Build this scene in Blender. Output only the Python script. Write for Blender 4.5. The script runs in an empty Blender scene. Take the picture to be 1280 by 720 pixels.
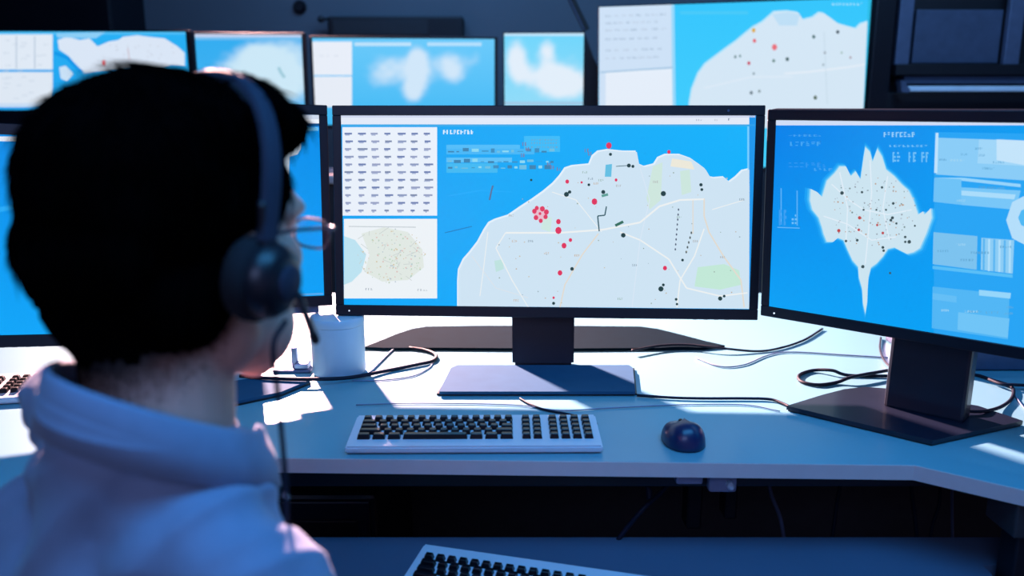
import bpy, bmesh, math, random
import numpy as np
from mathutils import Vector, Matrix, noise
random.seed(7)
R = math.radians
scene = bpy.context.scene
COL = scene.collection

# ------------------------------------------------------------------ camera model
FPX = 1020.0; PITCH = R(12.17); CZ = 1.25
cF = Vector((0, math.cos(PITCH), -math.sin(PITCH))); cX = Vector((1, 0, 0)); cU = Vector((0, math.sin(PITCH), math.cos(PITCH)))
CAM = Vector((0, 0, CZ))
def ray(u, v): return cF * FPX + cX * (u - 640) + cU * (360 - v)
def on_z(u, v, z):
    r = ray(u, v); return CAM + r * ((z - CZ) / r.z)
def on_y(u, v, y):
    r = ray(u, v); return CAM + r * (y / r.y)
def proj(P):
    d = Vector(P) - CAM; k = d.dot(cF)
    return (640 + FPX * d.x / k, 360 - FPX * d.dot(cU) / k)

# ------------------------------------------------------------------ materials
def s2l(c):
    return tuple(((x / 12.92) if x <= .04045 else ((x + .055) / 1.055) ** 2.4) for x in c)
def rgb(r, g, b): return s2l((r / 255, g / 255, b / 255))
def mat(name, col, rough=.5, metal=0.0, spec=.5, var=.08, scale=30.0, bump=0.0, bscale=200.0, sheen=0.0, sub=0.0, stretch=None, coat=0.0):
    m = bpy.data.materials.new(name); m.use_nodes = True
    nt = m.node_tree; b = nt.nodes['Principled BSDF']
    b.inputs['Roughness'].default_value = rough; b.inputs['Metallic'].default_value = metal
    b.inputs['Specular IOR Level'].default_value = spec
    if sheen: b.inputs['Sheen Weight'].default_value = sheen
    if coat: b.inputs['Coat Weight'].default_value = coat; b.inputs['Coat Roughness'].default_value = .1
    if sub:
        b.inputs['Subsurface Weight'].default_value = sub
        b.inputs['Subsurface Radius'].default_value = (.01, .004, .002)
    tc = nt.nodes.new('ShaderNodeTexCoord'); mp = nt.nodes.new('ShaderNodeMapping')
    if stretch: mp.inputs['Scale'].default_value = stretch
    nt.links.new(tc.outputs['Object'], mp.inputs['Vector'])
    n = nt.nodes.new('ShaderNodeTexNoise'); n.inputs['Scale'].default_value = scale; n.inputs['Detail'].default_value = 4
    nt.links.new(mp.outputs['Vector'], n.inputs['Vector'])
    r = nt.nodes.new('ShaderNodeValToRGB')
    r.color_ramp.elements[0].position = .3; r.color_ramp.elements[1].position = .7
    r.color_ramp.elements[0].color = tuple(max(0, c * (1 - var)) for c in col) + (1,)
    r.color_ramp.elements[1].color = tuple(min(1, c * (1 + var)) for c in col) + (1,)
    nt.links.new(n.outputs['Fac'], r.inputs['Fac']); nt.links.new(r.outputs['Color'], b.inputs['Base Color'])
    if bump:
        n2 = nt.nodes.new('ShaderNodeTexNoise'); n2.inputs['Scale'].default_value = bscale; n2.inputs['Detail'].default_value = 3
        nt.links.new(mp.outputs['Vector'], n2.inputs['Vector'])
        bp = nt.nodes.new('ShaderNodeBump'); bp.inputs['Strength'].default_value = bump; bp.inputs['Distance'].default_value = .002
        nt.links.new(n2.outputs['Fac'], bp.inputs['Height']); nt.links.new(bp.outputs['Normal'], b.inputs['Normal'])
    return m
M = dict(
    black=mat('black_plastic', rgb(9, 15, 27), .38, bump=.05),
    bezel=mat('bezel_plastic', rgb(15, 19, 32), .42, bump=.04),
    gloss=mat('glossy_black_plastic', rgb(10, 22, 42), .4, coat=.25, var=.05),
    base=mat('satin_grey_base', (.022, .085, .16), .8, spec=.06, coat=0, var=.05),
    dark=mat('dark_steel', rgb(20, 24, 34), .5, .2),
    steel=mat('brushed_steel', rgb(150, 165, 190), .32, .9, stretch=(1, 1, 40)),
    frame=mat('grey_frame_metal', rgb(84, 98, 128), .45, .3),
    desk=mat('shade_tinted_laminate', (.145, .36, .44), .32, spec=.5, var=.02, scale=6, bump=.02),  # white laminate; the blue of its shade is put into the colour
    edge=mat('grey_edge_band', rgb(205, 196, 200), .5, var=.03),
    shelf=mat('blue_grey_laminate', rgb(78, 96, 122), .5, var=.04, scale=8),
    wall=mat('painted_wall', rgb(100, 110, 122), .85, var=.05, scale=2.0, bump=.1, bscale=90),
    wall2=mat('dark_wall', rgb(60, 70, 92), .85, var=.06, scale=3, bump=.1, bscale=90),
    ceil=mat('ceiling_tile', rgb(110, 118, 132), .9, var=.04, scale=6),
    floor=mat('carpet_floor', rgb(34, 38, 48), .95, var=.25, scale=120, bump=.3, bscale=500),
    panel=mat('charcoal_panel', rgb(44, 47, 54), .7, var=.1),
    kbody=mat('silver_white_plastic', rgb(205, 212, 224), .4, var=.02),
    key=mat('black_keycap', rgb(12, 14, 22), .3, var=.1, coat=.15),
    cable=mat('cable_rubber', rgb(10, 22, 42), .6, spec=.25),
    cable_g=mat('grey_cable', rgb(120, 135, 165), .5),
    white=mat('white_plastic', (.42, .60, .74), .4, var=.02),
    skin=mat('skin', rgb(222, 170, 154), .5, var=.05, scale=14, bump=.08, bscale=300, sub=.05),
    lip=mat('lip_skin', rgb(170, 100, 95), .4),
    hair=mat('black_hair', rgb(3, 3, 4), .95, spec=.0, var=.4, scale=40, bump=.8, bscale=160, stretch=(1, 1, .12)),
    eye=mat('eye_white', rgb(230, 230, 230), .1),
    iris=mat('dark_iris', rgb(30, 20, 15), .1),
    shirt=mat('light_blue_shirt_cotton', (.21, .275, .42), .8, var=.04, scale=60, bump=.12, bscale=900, sheen=.2),
    button=mat('pearl_button', rgb(225, 228, 235), .25),
    trouser=mat('navy_trouser_cloth', rgb(22, 26, 40), .85, var=.1, scale=200),
    shoe=mat('black_shoe_leather', rgb(12, 12, 14), .3),
    hset=mat('headset_plastic', rgb(26, 29, 38), .36, bump=.05),
    hband=mat('headband_satin', rgb(50, 58, 76), .7, spec=.2),
    foam=mat('foam_cushion', rgb(15, 18, 28), .9, bump=.4, bscale=600),
    wire=mat('spectacle_wire', rgb(70, 78, 100), .25, .8),
    mouse=mat('mouse_plastic', rgb(18, 36, 78), .35, coat=.2),
    rack=mat('rack_panel', rgb(66, 80, 108), .5, .2, var=.1),
    rail=mat('polished_rail', rgb(205, 225, 245), .4),
    matte=mat('matte_black', (.0015, .010, .018), .95, spec=.02),
    seat=mat('seat_fabric', rgb(24, 28, 38), .9, bump=.3, bscale=700),
)
gl = bpy.data.materials.new('spectacle_glass'); gl.use_nodes = True
_b = gl.node_tree.nodes['Principled BSDF']; _b.inputs['Transmission Weight'].default_value = 1; _b.inputs['Roughness'].default_value = .02; _b.inputs['IOR'].default_value = 1.1
_b.inputs['Base Color'].default_value = (.9, .95, 1, 1); M['glass'] = gl
# the lit picture of a screen: its own colours are emitted by the display
sp = bpy.data.materials.new('lit_screen_picture'); sp.use_nodes = True
_n = sp.node_tree; _b = _n.nodes['Principled BSDF']; _b.inputs['Base Color'].default_value = (.01, .01, .012, 1); _b.inputs['Roughness'].default_value = .35
_b.inputs['Specular IOR Level'].default_value = .25
_a = _n.nodes.new('ShaderNodeAttribute'); _a.attribute_name = 'Col'
_n.links.new(_a.outputs['Color'], _b.inputs['Emission Color']); _b.inputs['Emission Strength'].default_value = 1.0
M['screen'] = sp
def emit(name, col, st):
    m = bpy.data.materials.new(name); m.use_nodes = True
    b = m.node_tree.nodes['Principled BSDF']; b.inputs['Emission Color'].default_value = col + (1,); b.inputs['Emission Strength'].default_value = st
    b.inputs['Base Color'].default_value = (.8, .8, .8, 1); return m
M['diffuser'] = emit('lamp_diffuser', (.2, .5, 1), .15)
M['led'] = emit('power_led', (.8, .9, 1), 1.2)

# ------------------------------------------------------------------ mesh helpers
class MB:
    def __init__(s): s.bm = bmesh.new()
    def poly(s, pts):
        vs = [s.bm.verts.new(Vector(p)) for p in pts]; return s.bm.faces.new(vs)
    def prism(s, bottom, off):
        off = Vector(off); a = [s.bm.verts.new(Vector(p)) for p in bottom]; b = [s.bm.verts.new(Vector(p) + off) for p in bottom]
        n = len(a); fs = [s.bm.faces.new(a[::-1]), s.bm.faces.new(b)]
        for i in range(n): fs.append(s.bm.faces.new((a[i], a[(i + 1) % n], b[(i + 1) % n], b[i])))
        return fs
    def obox(s, o, x, y, z, bev=0.0, seg=2):
        o, x, y, z = map(Vector, (o, x, y, z))
        vs = [s.bm.verts.new(o + x * i + y * j + z * k) for i, j, k in ((0,0,0),(1,0,0),(1,1,0),(0,1,0),(0,0,1),(1,0,1),(1,1,1),(0,1,1))]
        fs = [s.bm.faces.new([vs[i] for i in q]) for q in ((0,3,2,1),(4,5,6,7),(0,1,5,4),(1,2,6,5),(2,3,7,6),(3,0,4,7))]
        if bev:
            es = list({e for f in fs for e in f.edges})
            bmesh.ops.bevel(s.bm, geom=es, offset=bev, segments=seg, profile=.5, affect='EDGES', clamp_overlap=True)
    def box(s, c, d, bev=0.0, rz=0.0, seg=2):
        m = Matrix.Rotation(rz, 3, 'Z'); x = m @ Vector((d[0], 0, 0)); y = m @ Vector((0, d[1], 0)); z = Vector((0, 0, d[2]))
        s.obox(Vector(c) - x / 2 - y / 2 - z / 2, x, y, z, bev, seg)
    def tube(s, pts, r, n=8, r2=None, smooth=True, flat=None):
        P = catmull(pts) if smooth and len(pts) > 2 else [Vector(p) for p in pts]
        rings = []; up = Vector((0, 0, 1)); last = None
        N = len(P)
        for i, p in enumerate(P):
            t = (P[min(i + 1, N - 1)] - P[max(i - 1, 0)]).normalized()
            if last is None:
                a = t.cross(up)
                if a.length < .1: a = t.cross(Vector((1, 0, 0)))
                a.normalize()
            else:
                a = (last - t * last.dot(t)).normalized()
            last = a; b = t.cross(a).normalized()
            rr = r if r2 is None else r + (r2 - r) * i / (N - 1)
            ra, rb = (rr, rr) if flat is None else flat
            rings.append([s.bm.verts.new(p + a * math.cos(k * 2 * math.pi / n) * ra + b * math.sin(k * 2 * math.pi / n) * rb) for k in range(n)])
        for i in range(N - 1):
            for k in range(n):
                s.bm.faces.new((rings[i][k], rings[i][(k + 1) % n], rings[i + 1][(k + 1) % n], rings[i + 1][k]))
        s.bm.faces.new(rings[0][::-1]); s.bm.faces.new(rings[-1])
    def lathe(s, prof, c, ax=(0, 0, 1), n=24):
        ax = Vector(ax).normalized(); a = ax.orthogonal().normalized(); b = ax.cross(a); c = Vector(c); rings = []
        for r, h in prof:
            rings.append([s.bm.verts.new(c + ax * h + (a * math.cos(k * 2 * math.pi / n) + b * math.sin(k * 2 * math.pi / n)) * max(r, 1e-5)) for k in range(n)])
        for i in range(len(rings) - 1):
            for k in range(n): s.bm.faces.new((rings[i][k], rings[i][(k + 1) % n], rings[i + 1][(k + 1) % n], rings[i + 1][k]))
        s.bm.faces.new(rings[0][::-1]); s.bm.faces.new(rings[-1])
    def ell(s, c, r, mtx=None, n=20):
        res = bmesh.ops.create_uvsphere(s.bm, u_segments=n, v_segments=n // 2 + 2, radius=1)
        for v in res['verts']:
            p = Vector((v.co.x * r[0], v.co.y * r[1], v.co.z * r[2]))
            if mtx is not None: p = mtx @ p
            v.co = p + Vector(c)
    def cap(s, a, b, ra, rb, n=18):
        a, b = Vector(a), Vector(b); ax = (b - a); L = ax.length; ax.normalize(); prof = []
        for i in range(1, 7): t = math.pi / 2 * i / 6; prof.append((ra * math.sin(t), -ra * math.cos(t)))
        for i in range(6, 0, -1): t = math.pi / 2 * i / 6; prof.append((rb * math.sin(t), L + rb * math.cos(t)))
        s.lathe(prof, a, ax, n)
    def build(s, name, m, parent=None, org=None, smooth=False, recalc=True, mods=None):
        if recalc: bmesh.ops.recalc_face_normals(s.bm, faces=s.bm.faces)
        if parent is not None: org = world_of(parent)
        elif org is None: org = Vector((0, 0, 0))
        org = Vector(org)
        for v in s.bm.verts: v.co -= org
        me = bpy.data.meshes.new(name); s.bm.to_mesh(me); s.bm.free()
        if smooth is True:
            me.polygons.foreach_set('use_smooth', [True] * len(me.polygons))
        elif smooth:
            for p in me.polygons: p.use_smooth = True
            me.set_sharp_from_angle(angle=smooth)
        me.materials.append(M[m] if isinstance(m, str) else m)
        o = bpy.data.objects.new(name, me); COL.objects.link(o)
        if parent is not None: o.parent = parent
        else: o.location = org
        return o
def world_of(o):
    w = Vector((0, 0, 0))
    while o is not None: w += o.location; o = o.parent
    return w
def catmull(pts, k=8):
    P = [Vector(p) for p in pts]; Q = [P[0] * 2 - P[1]] + P + [P[-1] * 2 - P[-2]]; out = []
    for i in range(1, len(Q) - 2):
        for j in range(k):
            t = j / k; a, b, c, d = Q[i - 1:i + 3]
            out.append(.5 * ((2 * b) + (c - a) * t + (2 * a - 5 * b + 4 * c - d) * t * t + (3 * b - a - 3 * c + d) * t ** 3))
    return out + [P[-1]]
def remeshed(mb, name, m, voxel, smooth_it, parent=None, org=None, disp=None):
    """joins overlapping volumes into one continuous skin"""
    if parent is not None: org = world_of(parent)
    org = Vector(org)
    bmesh.ops.recalc_face_normals(mb.bm, faces=mb.bm.faces)
    me = bpy.data.meshes.new('tmp'); mb.bm.to_mesh(me); mb.bm.free()
    o = bpy.data.objects.new('tmp', me); COL.objects.link(o)
    r = o.modifiers.new('r', 'REMESH'); r.mode = 'VOXEL'; r.voxel_size = voxel; r.adaptivity = 0
    s_ = o.modifiers.new('s', 'SMOOTH'); s_.factor = .5; s_.iterations = smooth_it
    dg = bpy.context.evaluated_depsgraph_get(); dg.update()
    me2 = bpy.data.meshes.new_from_object(o.evaluated_get(dg)); me2.name = name
    bpy.data.objects.remove(o); bpy.data.meshes.remove(me)
    bm = bmesh.new(); bm.from_mesh(me2); bm.normal_update()
    if disp:
        new = [v.co + v.normal * disp(v.co, v.normal) for v in bm.verts]
        for v, c in zip(bm.verts, new): v.co = c
    for v in bm.verts: v.co -= org
    bm.to_mesh(me2); bm.free()
    me2.polygons.foreach_set('use_smooth', [True] * len(me2.polygons))
    me2.materials.clear(); me2.materials.append(M[m])
    ob = bpy.data.objects.new(name, me2); COL.objects.link(ob)
    if parent is not None: ob.parent = parent
    else: ob.location = org
    return ob
def tag(o, label, cat, group=None):
    o['label'] = label; o['category'] = cat
    if group: o['group'] = group
    return o
def thing(name, loc, label, cat, group=None):
    o = bpy.data.objects.new(name, None); COL.objects.link(o); o.location = loc; o.empty_display_size = .05
    return tag(o, label, cat, group)
def struct(name, mb, m, **k):
    o = mb.build(name, m, **k); o['kind'] = 'structure'; return o
def copy_tree(o, parent=None):
    c = o.copy(); COL.objects.link(c)
    if parent is not None: c.parent = parent
    for ch in list(o.children): copy_tree(ch, c)
    return c

# ------------------------------------------------------------------ screens
def basis(yaw, tilt, roll=0.0):
    c, s = math.cos(yaw), math.sin(yaw); x = Vector((c, -s, 0)); n = Vector((-s, -c, 0)); z = Vector((0, 0, 1))
    z2 = z * math.cos(tilt) - n * math.sin(tilt)
    x2 = x * math.cos(roll) + z2 * math.sin(roll); z3 = z2 * math.cos(roll) - x * math.sin(roll)
    return x2, z3, x2.cross(z3)   # right, up, towards... (x cross z = -y side)
def cloud(bg0, bg1, land, blobs, box):
    # soft-edged pale land masses on a blue ground
    u0, v0, u1, v1 = box
    def fn(a, b):
        u = u0 + (u1 - u0) * a; v = v0 + (v1 - v0) * b; t = 0
        for x, y, rx, ry, w in blobs: t += w * math.exp(-((u - x) / rx) ** 2 - ((v - y) / ry) ** 2)
        t += .10 * noise.noise(Vector((u / 9, v / 9, 0)))
        t = max(0, min(1, (t - .15) / .7)); t = t * t * (3 - 2 * t)
        return mix(mix(bg0, bg1, b), land, t)
    return fn
class Screen:
    """the picture on one display, drawn as flat coloured facets on the panel"""
    def __init__(s, o, x, z, W, H, bz):
        s.o = Vector(o); s.x = x; s.z = z; s.n = x.cross(z); s.W, s.H = W, H; s.bz = bz
        s.bm = bmesh.new(); s.col = []; s.k = 0
        l, r, t, b = bz
        s.a0, s.a1, s.b0, s.b1 = l, W - r, b, H - t
    def uv(s, u, v):
        r = ray(u, v); t = (s.o - CAM).dot(s.n) / r.dot(s.n); p = CAM + r * t - s.o
        return (p.dot(s.x), p.dot(s.z))
    def _add(s, P, c, lift):
        try: f = s.bm.faces.new([s.bm.verts.new(s.o + s.x * min(max(a, s.a0), s.a1) + s.z * min(max(b, s.b0), s.b1) + s.n * lift) for a, b in P])
        except ValueError: return
        s.col.append(c if isinstance(c, list) else [c] * len(P))
    def grid(s, fn, nx=24, ny=14):
        for i in range(nx):
            for j in range(ny):
                q = [((i + a) / nx, (j + b) / ny) for a, b in ((0, 0), (1, 0), (1, 1), (0, 1))]
                s._add([(s.a0 + (s.a1 - s.a0) * a, s.b0 + (s.b1 - s.b0) * b) for a, b in q], [fn(a, 1 - b) for a, b in q], .0004)
    def poly(s, pts, c, layer=1, px=True):
        P = [s.uv(*p) for p in pts] if px else pts
        # triangulate concave outlines
        import mathutils
        tri = mathutils.geometry.tessellate_polygon([[Vector((a, b, 0)) for a, b in P]])
        for t in tri: s._add([P[i] for i in t], c, .0004 + .00025 * layer)
    def quad(s, u0, v0, u1, v1, c, layer=1): s.poly([(u0, v0), (u1, v0), (u1, v1), (u0, v1)], c, layer)
    def dot(s, u, v, r, c, layer=4, rv=None):
        rv = rv or r; s.poly([(u + r * math.cos(a * math.pi / 4), v + rv * math.sin(a * math.pi / 4)) for a in range(8)], c, layer)
    def line(s, pts, w, c, layer=3):
        for (a, b), (d, e) in zip(pts[:-1], pts[1:]):
            L = math.hypot(d - a, e - b) or 1; nx, ny = -(e - b) / L * w / 2, (d - a) / L * w / 2
            s.poly([(a + nx, b + ny), (d + nx, e + ny), (d - nx, e - ny), (a - nx, b - ny)], c, layer)
    def glyphs(s, u, v, w, h, n, c, layer=4):
        """a short run of blurred characters as on the display"""
        cw = w / n
        for i in range(n):
            x = u + i * cw
            for k in range(3):
                if random.random() < .75: s.quad(x, v + h * k / 3, x + cw * random.uniform(.35, .8), v + h * (k + .55) / 3, c, layer)
            if random.random() < .7: s.quad(x, v, x + cw * .3, v + h * .9, c, layer)
    def build(s, parent):
        org = world_of(parent)
        for v in s.bm.verts: v.co -= org
        me = bpy.data.meshes.new('screen'); s.bm.to_mesh(me); s.bm.free()
        ca = me.color_attributes.new('Col', 'FLOAT_COLOR', 'CORNER')
        data = []
        for p, c in zip(me.polygons, s.col):
            for q in c: data += list(q) + [1.0]
        ca.data.foreach_set('color', data)
        me.materials.append(M['screen']); o = bpy.data.objects.new('screen', me); COL.objects.link(o); o.parent = parent
        # every facet must face out of the panel
        bm = bmesh.new(); bm.from_mesh(me); bm.free()
        return o
def mix(a, b, t):
    t = max(0, min(1, t)); return tuple(x + (y - x) * t for x, y in zip(a, b))

def monitor(label, o, x, z, W, H, bz, depth=.03, group=None, base_z=.75, name='monitor', cat='monitor', bump=True, led=True, bmat='bezel'):
    """casing, bezel and an empty Screen to draw on"""
    o = Vector(o); n = x.cross(z); ctr = o + x * (W / 2)
    t = thing(name, Vector((ctr.x, ctr.y, base_z)) - Vector((n.x, n.y, 0)).normalized() * .06, label, cat, group)
    l, r, tp, b = bz
    mb = MB(); mb.obox(o - n * depth, x * W, n * (depth - .004), z * H, .004)
    if bump:   # swollen electronics housing at the back
        P = [o + x * (W * a) + z * (H * c) - n * (depth - .002) for a, c in ((.16, .14), (.84, .14), (.84, .86), (.16, .86))]
        Q = [o + x * (W * a) + z * (H * c) - n * (depth + .025) for a, c in ((.24, .22), (.76, .22), (.76, .78), (.24, .78))]
        a = [mb.bm.verts.new(p) for p in P]; c = [mb.bm.verts.new(p) for p in Q]
        mb.bm.faces.new(a); mb.bm.faces.new(c[::-1])
        for i in range(4): mb.bm.faces.new((a[i], a[(i + 1) % 4], c[(i + 1) % 4], c[i]))
    mb.build('casing', 'black', t)
    mb = MB()
    for (a0, b0, a1, b1) in ((0, 0, W, b), (0, H - tp, W, H), (0, b, l, H - tp), (W - r, b, W, H - tp)):
        mb.obox(o + x * a0 + z * b0 - n * .006, x * (a1 - a0), n * .008, z * (b1 - b0), .0012, 1)
    mb.build('bezel', bmat, t)
    if led:
        mb = MB(); mb.lathe([(.0013, 0), (.0013, .0012), (.0006, .0016)], o + x * (l * .9 + .012) + z * (b * .45) + n * .002, n, 10); mb.build('power_light', 'led', t)
        mb = MB()
        for k in range(4): mb.obox(o + x * (W - .06 - k * .02) - z * .0015 - n * .012, x * .009, n * .006, z * .003, .0006, 1)
        mb.build('control_buttons', 'black', t)
    return t, Screen(o, x, z, W, H, bz)

WHITE = rgb(238, 243, 251); PANEL = rgb(233, 240, 249)
# ================================================================== ROOM
mb = MB(); mb.box((0, 1.5, -.05), (7.6, 9, .1)); struct('floor', mb, 'floor')
mb = MB(); mb.box((0, 1.5, 2.95), (7.6, 9, .1)); struct('ceiling', mb, 'ceil')
mb = MB(); mb.box((0, 5.05, 1.45), (7.6, .1, 2.9)); struct('wall_back', mb, 'wall')
mb = MB(); mb.box((-3.75, 1.5, 1.45), (.1, 7, 2.9)); struct('wall_left', mb, 'wall2')
mb = MB(); mb.box((3.75, 1.5, 1.45), (.1, 7, 2.9)); struct('wall_right', mb, 'wall2')
mb = MB(); mb.box((0, -2.05, 1.45), (7.6, .1, 2.9)); struct('wall_front', mb, 'wall2')
for i, (c, d) in enumerate((((0, 4.99, .05), (7.2, .02, .1)),)):
    mb = MB(); mb.box(c, d, .004); struct('baseboard_back', mb, 'dark')

# ================================================================== DESK
TH = .022
cL = on_z(255, 571, .75); cR = on_z(1143, 581, .75); rw = on_z(1280, 612, .75)
dirr = (rw - cR).normalized(); rn = cR + dirr * ((cR.y - .42) / -dirr.y)
ln = Vector((-1.12, .50, .75))
top = [ln, cL, cR, rn, Vector((2.0, .42, .75)), Vector((2.0, 2.25, .75)), Vector((-2.0, 2.25, .75)), Vector((-2.0, .50, .75))]
desk = thing('desk', (0, 1.6, 0), 'long white laminate corner desk carrying the front row of monitors', 'desk')
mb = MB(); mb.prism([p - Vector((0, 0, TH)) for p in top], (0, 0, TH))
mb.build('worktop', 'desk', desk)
mb = MB()
for a, b in ((ln, cL), (cL, cR), (cR, rn)):
    d = (b - a).normalized(); nrm = Vector((d.y, -d.x, 0))
    mb.prism([a - Vector((0, 0, TH + .001)), b - Vector((0, 0, TH + .001)), b + nrm * .002 - Vector((0, 0, TH + .001)), a + nrm * .002 - Vector((0, 0, TH + .001))], (0, 0, TH + .0005))
mb.build('edge_band', 'edge', desk)
mb = MB(); mb.box((-.05, 1.78, .37), (3.8, .02, .70), .002); mb.build('modesty_panel', 'panel', desk)
for (x, y) in ((.90, 1.14), (-1.45, .75), (-1.9, 2.1), (1.9, 2.1), (1.9, .6)):
    mb = MB(); mb.box((x, y, .362), (.045, .045, .724), .004); mb.build('leg', 'dark', desk)
    mb = MB(); mb.lathe([(.026, 0), (.026, .008), (.016, .012)], (x, y, 0), n=16); mb.build('foot', 'black', desk)
mb = MB(); mb.box((0.13, 1.17, .708), (1.2, .03, .036), .003); mb.build('front_beam', 'black', desk)

# lower shelf under the desk edge
sh = thing('keyboard_shelf', (.1, 1.0, 0), 'lower blue-grey shelf under the desk front edge with a second keyboard', 'shelf')
mb = MB(); mb.prism([(-.62, .84, .582), (.69, .84, .582), (.69, 1.085, .582), (.80, 1.085, .582), (.80, 1.165, .582), (-.62, 1.165, .582)], (0, 0, .018)); mb.build('board', 'shelf', sh)
mb = MB(); mb.box((-.60, 1.0, .29), (.02, .3, .58), .002); mb.build('side_panel', 'panel', sh)
mb = MB(); mb.box((.675, 1.0, .29), (.02, .3, .58), .002); mb.build('side_panel', 'panel', sh)

# post at the right end of the shelf
pp = on_z(1256, 666, .6)
post = thing('steel_post', (.718, 1.05, 0), 'dark square post with a bright metal strip beside the lower shelf, bottom right', 'post')
mb = MB(); mb.box((.718, 1.05, .365), (.036, .04, .72), .003); mb.build('column', 'dark', post)
mb = MB(); mb.box((.7395, 1.045, .33), (.006, .02, .62), .002); mb.build('metal_strip', 'steel', post)
mb = MB(); mb.box((.725, 1.06, .70), (.07, .07, .05), .003); mb.build('bracket', 'panel', post)

# ================================================================== FRONT ROW MONITORS
ROW = 'front row of desk monitors'
# ---- centre
x, z, _ = basis(.0485, .108)
tC, S = monitor('wide black monitor in the centre showing a coast map with red markers and a table', (-.3403, 1.53, .8665), x, z, .804, .3978, (.0165, .0165, .0185, .0205), group=None)
BLUE = rgb(24, 168, 244)
S.grid(lambda a, b: mix(mix(rgb(14, 160, 240), rgb(20, 178, 250), a), rgb(10, 172, 255), b * .5), 12, 8)
S.quad(426, 143, 944, 155.5, rgb(226, 233, 246)); S.quad(426, 143, 944, 147, rgb(208, 216, 238), 2)
S.quad(936.5, 143, 945, 385, rgb(30, 150, 235), 2); S.quad(934, 155, 937, 385, rgb(120, 205, 255), 1)
S.quad(426, 155.5, 944, 158, rgb(60, 170, 232), 2)
S.quad(428, 159, 546.5, 269.5, PANEL); S.quad(430, 273.5, 546.5, 373, rgb(236, 242, 246))
for r_ in range(11):
    for c_ in range(7):
        u = 430.5 + c_ * 16.4; v = 166 + r_ * 9.6; w = random.uniform(8, 13)
        if r_ == 10: w *= .7
        S.quad(u + random.uniform(0, 2), v, u + w, v + 2.2, rgb(*random.choice([(110, 128, 176), (140, 154, 190), (124, 138, 170), (150, 160, 194)])), 3)
        S.quad(u + random.uniform(1, 3), v + 2.2, u + w * .7, v + 3.6, rgb(170, 182, 212), 3)
S.poly([(430, 295), (444, 300), (458, 318), (452, 340), (440, 352), (430, 356)], rgb(188, 226, 240), 2)
S.poly([(452, 292), (480, 284), (510, 290), (528, 312), (530, 334), (510, 350), (478, 352), (456, 340), (462, 318)], rgb(224, 232, 226), 2)
S.line([(436, 283), (520, 284)], 1, rgb(190, 200, 205), 3)
for i in range(150):
    a = random.uniform(0, 6.28); q = random.random() ** .6; u = 490 + 42 * q * math.cos(a); v = 320 + 34 * q * math.sin(a)
    S.dot(u, v, random.uniform(.5, 1.1), rgb(*random.choice([(210, 196, 164), (180, 208, 184), (180, 196, 206), (218, 190, 184), (190, 210, 186)])), 4)
for i in range(22):
    u = random.uniform(445, 530); v = random.uniform(290, 350)
    S.line([(u, v), (u + random.uniform(-12, 12), v + random.uniform(-9, 9))], .7, rgb(198, 206, 204), 3)
S.glyphs(457, 360, 10, 3, 3, rgb(170, 180, 190)); S.glyphs(522, 361, 14, 3, 4, rgb(180, 190, 198))
coast = [(573, 386), (573, 352), (574, 338), (580, 325), (588, 316), (598, 303), (606, 288), (612, 279), (620, 275), (636, 270), (652, 259), (666, 250), (680, 240), (692, 230), (700, 221), (707, 211), (716, 208), (737, 206), (741, 196), (748, 190), (760, 188), (780, 190), (796, 190), (799, 206), (806, 209), (818, 206), (823, 198), (832, 194), (850, 194), (864, 199), (874, 206), (882, 212), (888, 222), (893, 223), (905, 222), (912, 228), (920, 222), (928, 214), (937, 212), (937, 386)]
S.poly([(u - 1.6, v - 1.8) for u, v in coast], rgb(226, 240, 250), 1)
S.poly(coast, rgb(206, 227, 242), 2)
for g, c in (([(816, 208), (828, 203), (826, 250), (812, 262), (808, 248)], (206, 230, 220)), ([(850, 214), (862, 212), (864, 240), (852, 244)], (204, 230, 220)), ([(872, 334), (905, 330), (924, 338), (926, 356), (900, 362), (868, 358)], (194, 232, 214)), ([(618, 326), (628, 324), (630, 336), (620, 340)], (190, 226, 222)), ([(680, 270), (690, 272), (688, 290), (676, 286)], (204, 232, 224)), ([(840, 198), (864, 202), (868, 212), (838, 208)], (236, 232, 216))):
    S.poly(g, rgb(*c), 3)
S.poly([(757, 206), (765, 205), (764, 221), (756, 221)], rgb(100, 190, 225), 4)
road = rgb(236, 240, 240); road2 = rgb(226, 218, 206)
for P, c, w in (([(632, 291), (700, 291), (754, 287), (800, 278), (824, 258), (850, 250), (880, 249)], road, 2.2), ([(748, 292), (728, 318), (706, 356), (700, 384)], road2, 1.6), ([(880, 248), (880, 270), (886, 290), (904, 320), (926, 350), (930, 384)], road2, 1.8), ([(775, 290), (800, 300), (836, 324), (858, 360), (900, 370), (934, 366)], road, 1.8), ([(880, 286), (868, 320), (850, 350), (846, 384)], road, 1.6), ([(632, 291), (620, 310), (640, 350), (660, 384)], road, 1.3), ([(610, 290), (604, 340), (600, 370)], road, 1.0), ([(690, 240), (720, 250), (752, 290)], road, 1.0), ([(800, 210), (812, 250), (800, 300), (790, 384)], rgb(216, 230, 244), 1.0), ([(590, 320), (620, 360), (660, 372)], rgb(220, 226, 232), .8), ([(866, 250), (866, 292)], road2, 1.2), ([(930, 250), (890, 262)], road, 1.0)):
    S.line(P, w, c, 4)
RED = rgb(222, 52, 92); 
for u, v, r_ in ((709, 227, 2.4), (743, 252, 3.6), (698, 277, 3.0), (698, 288, 4.0), (705, 307, 3.2), (713, 300, 2.2), (700, 341, 3.0), (831, 335, 2.6), (770, 225, 1.8), (836, 190, 2.2), (761, 182, 3.6), (692, 372, 1.5)): S.dot(u, v, r_, RED, 6, r_ * 1.15)
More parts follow.
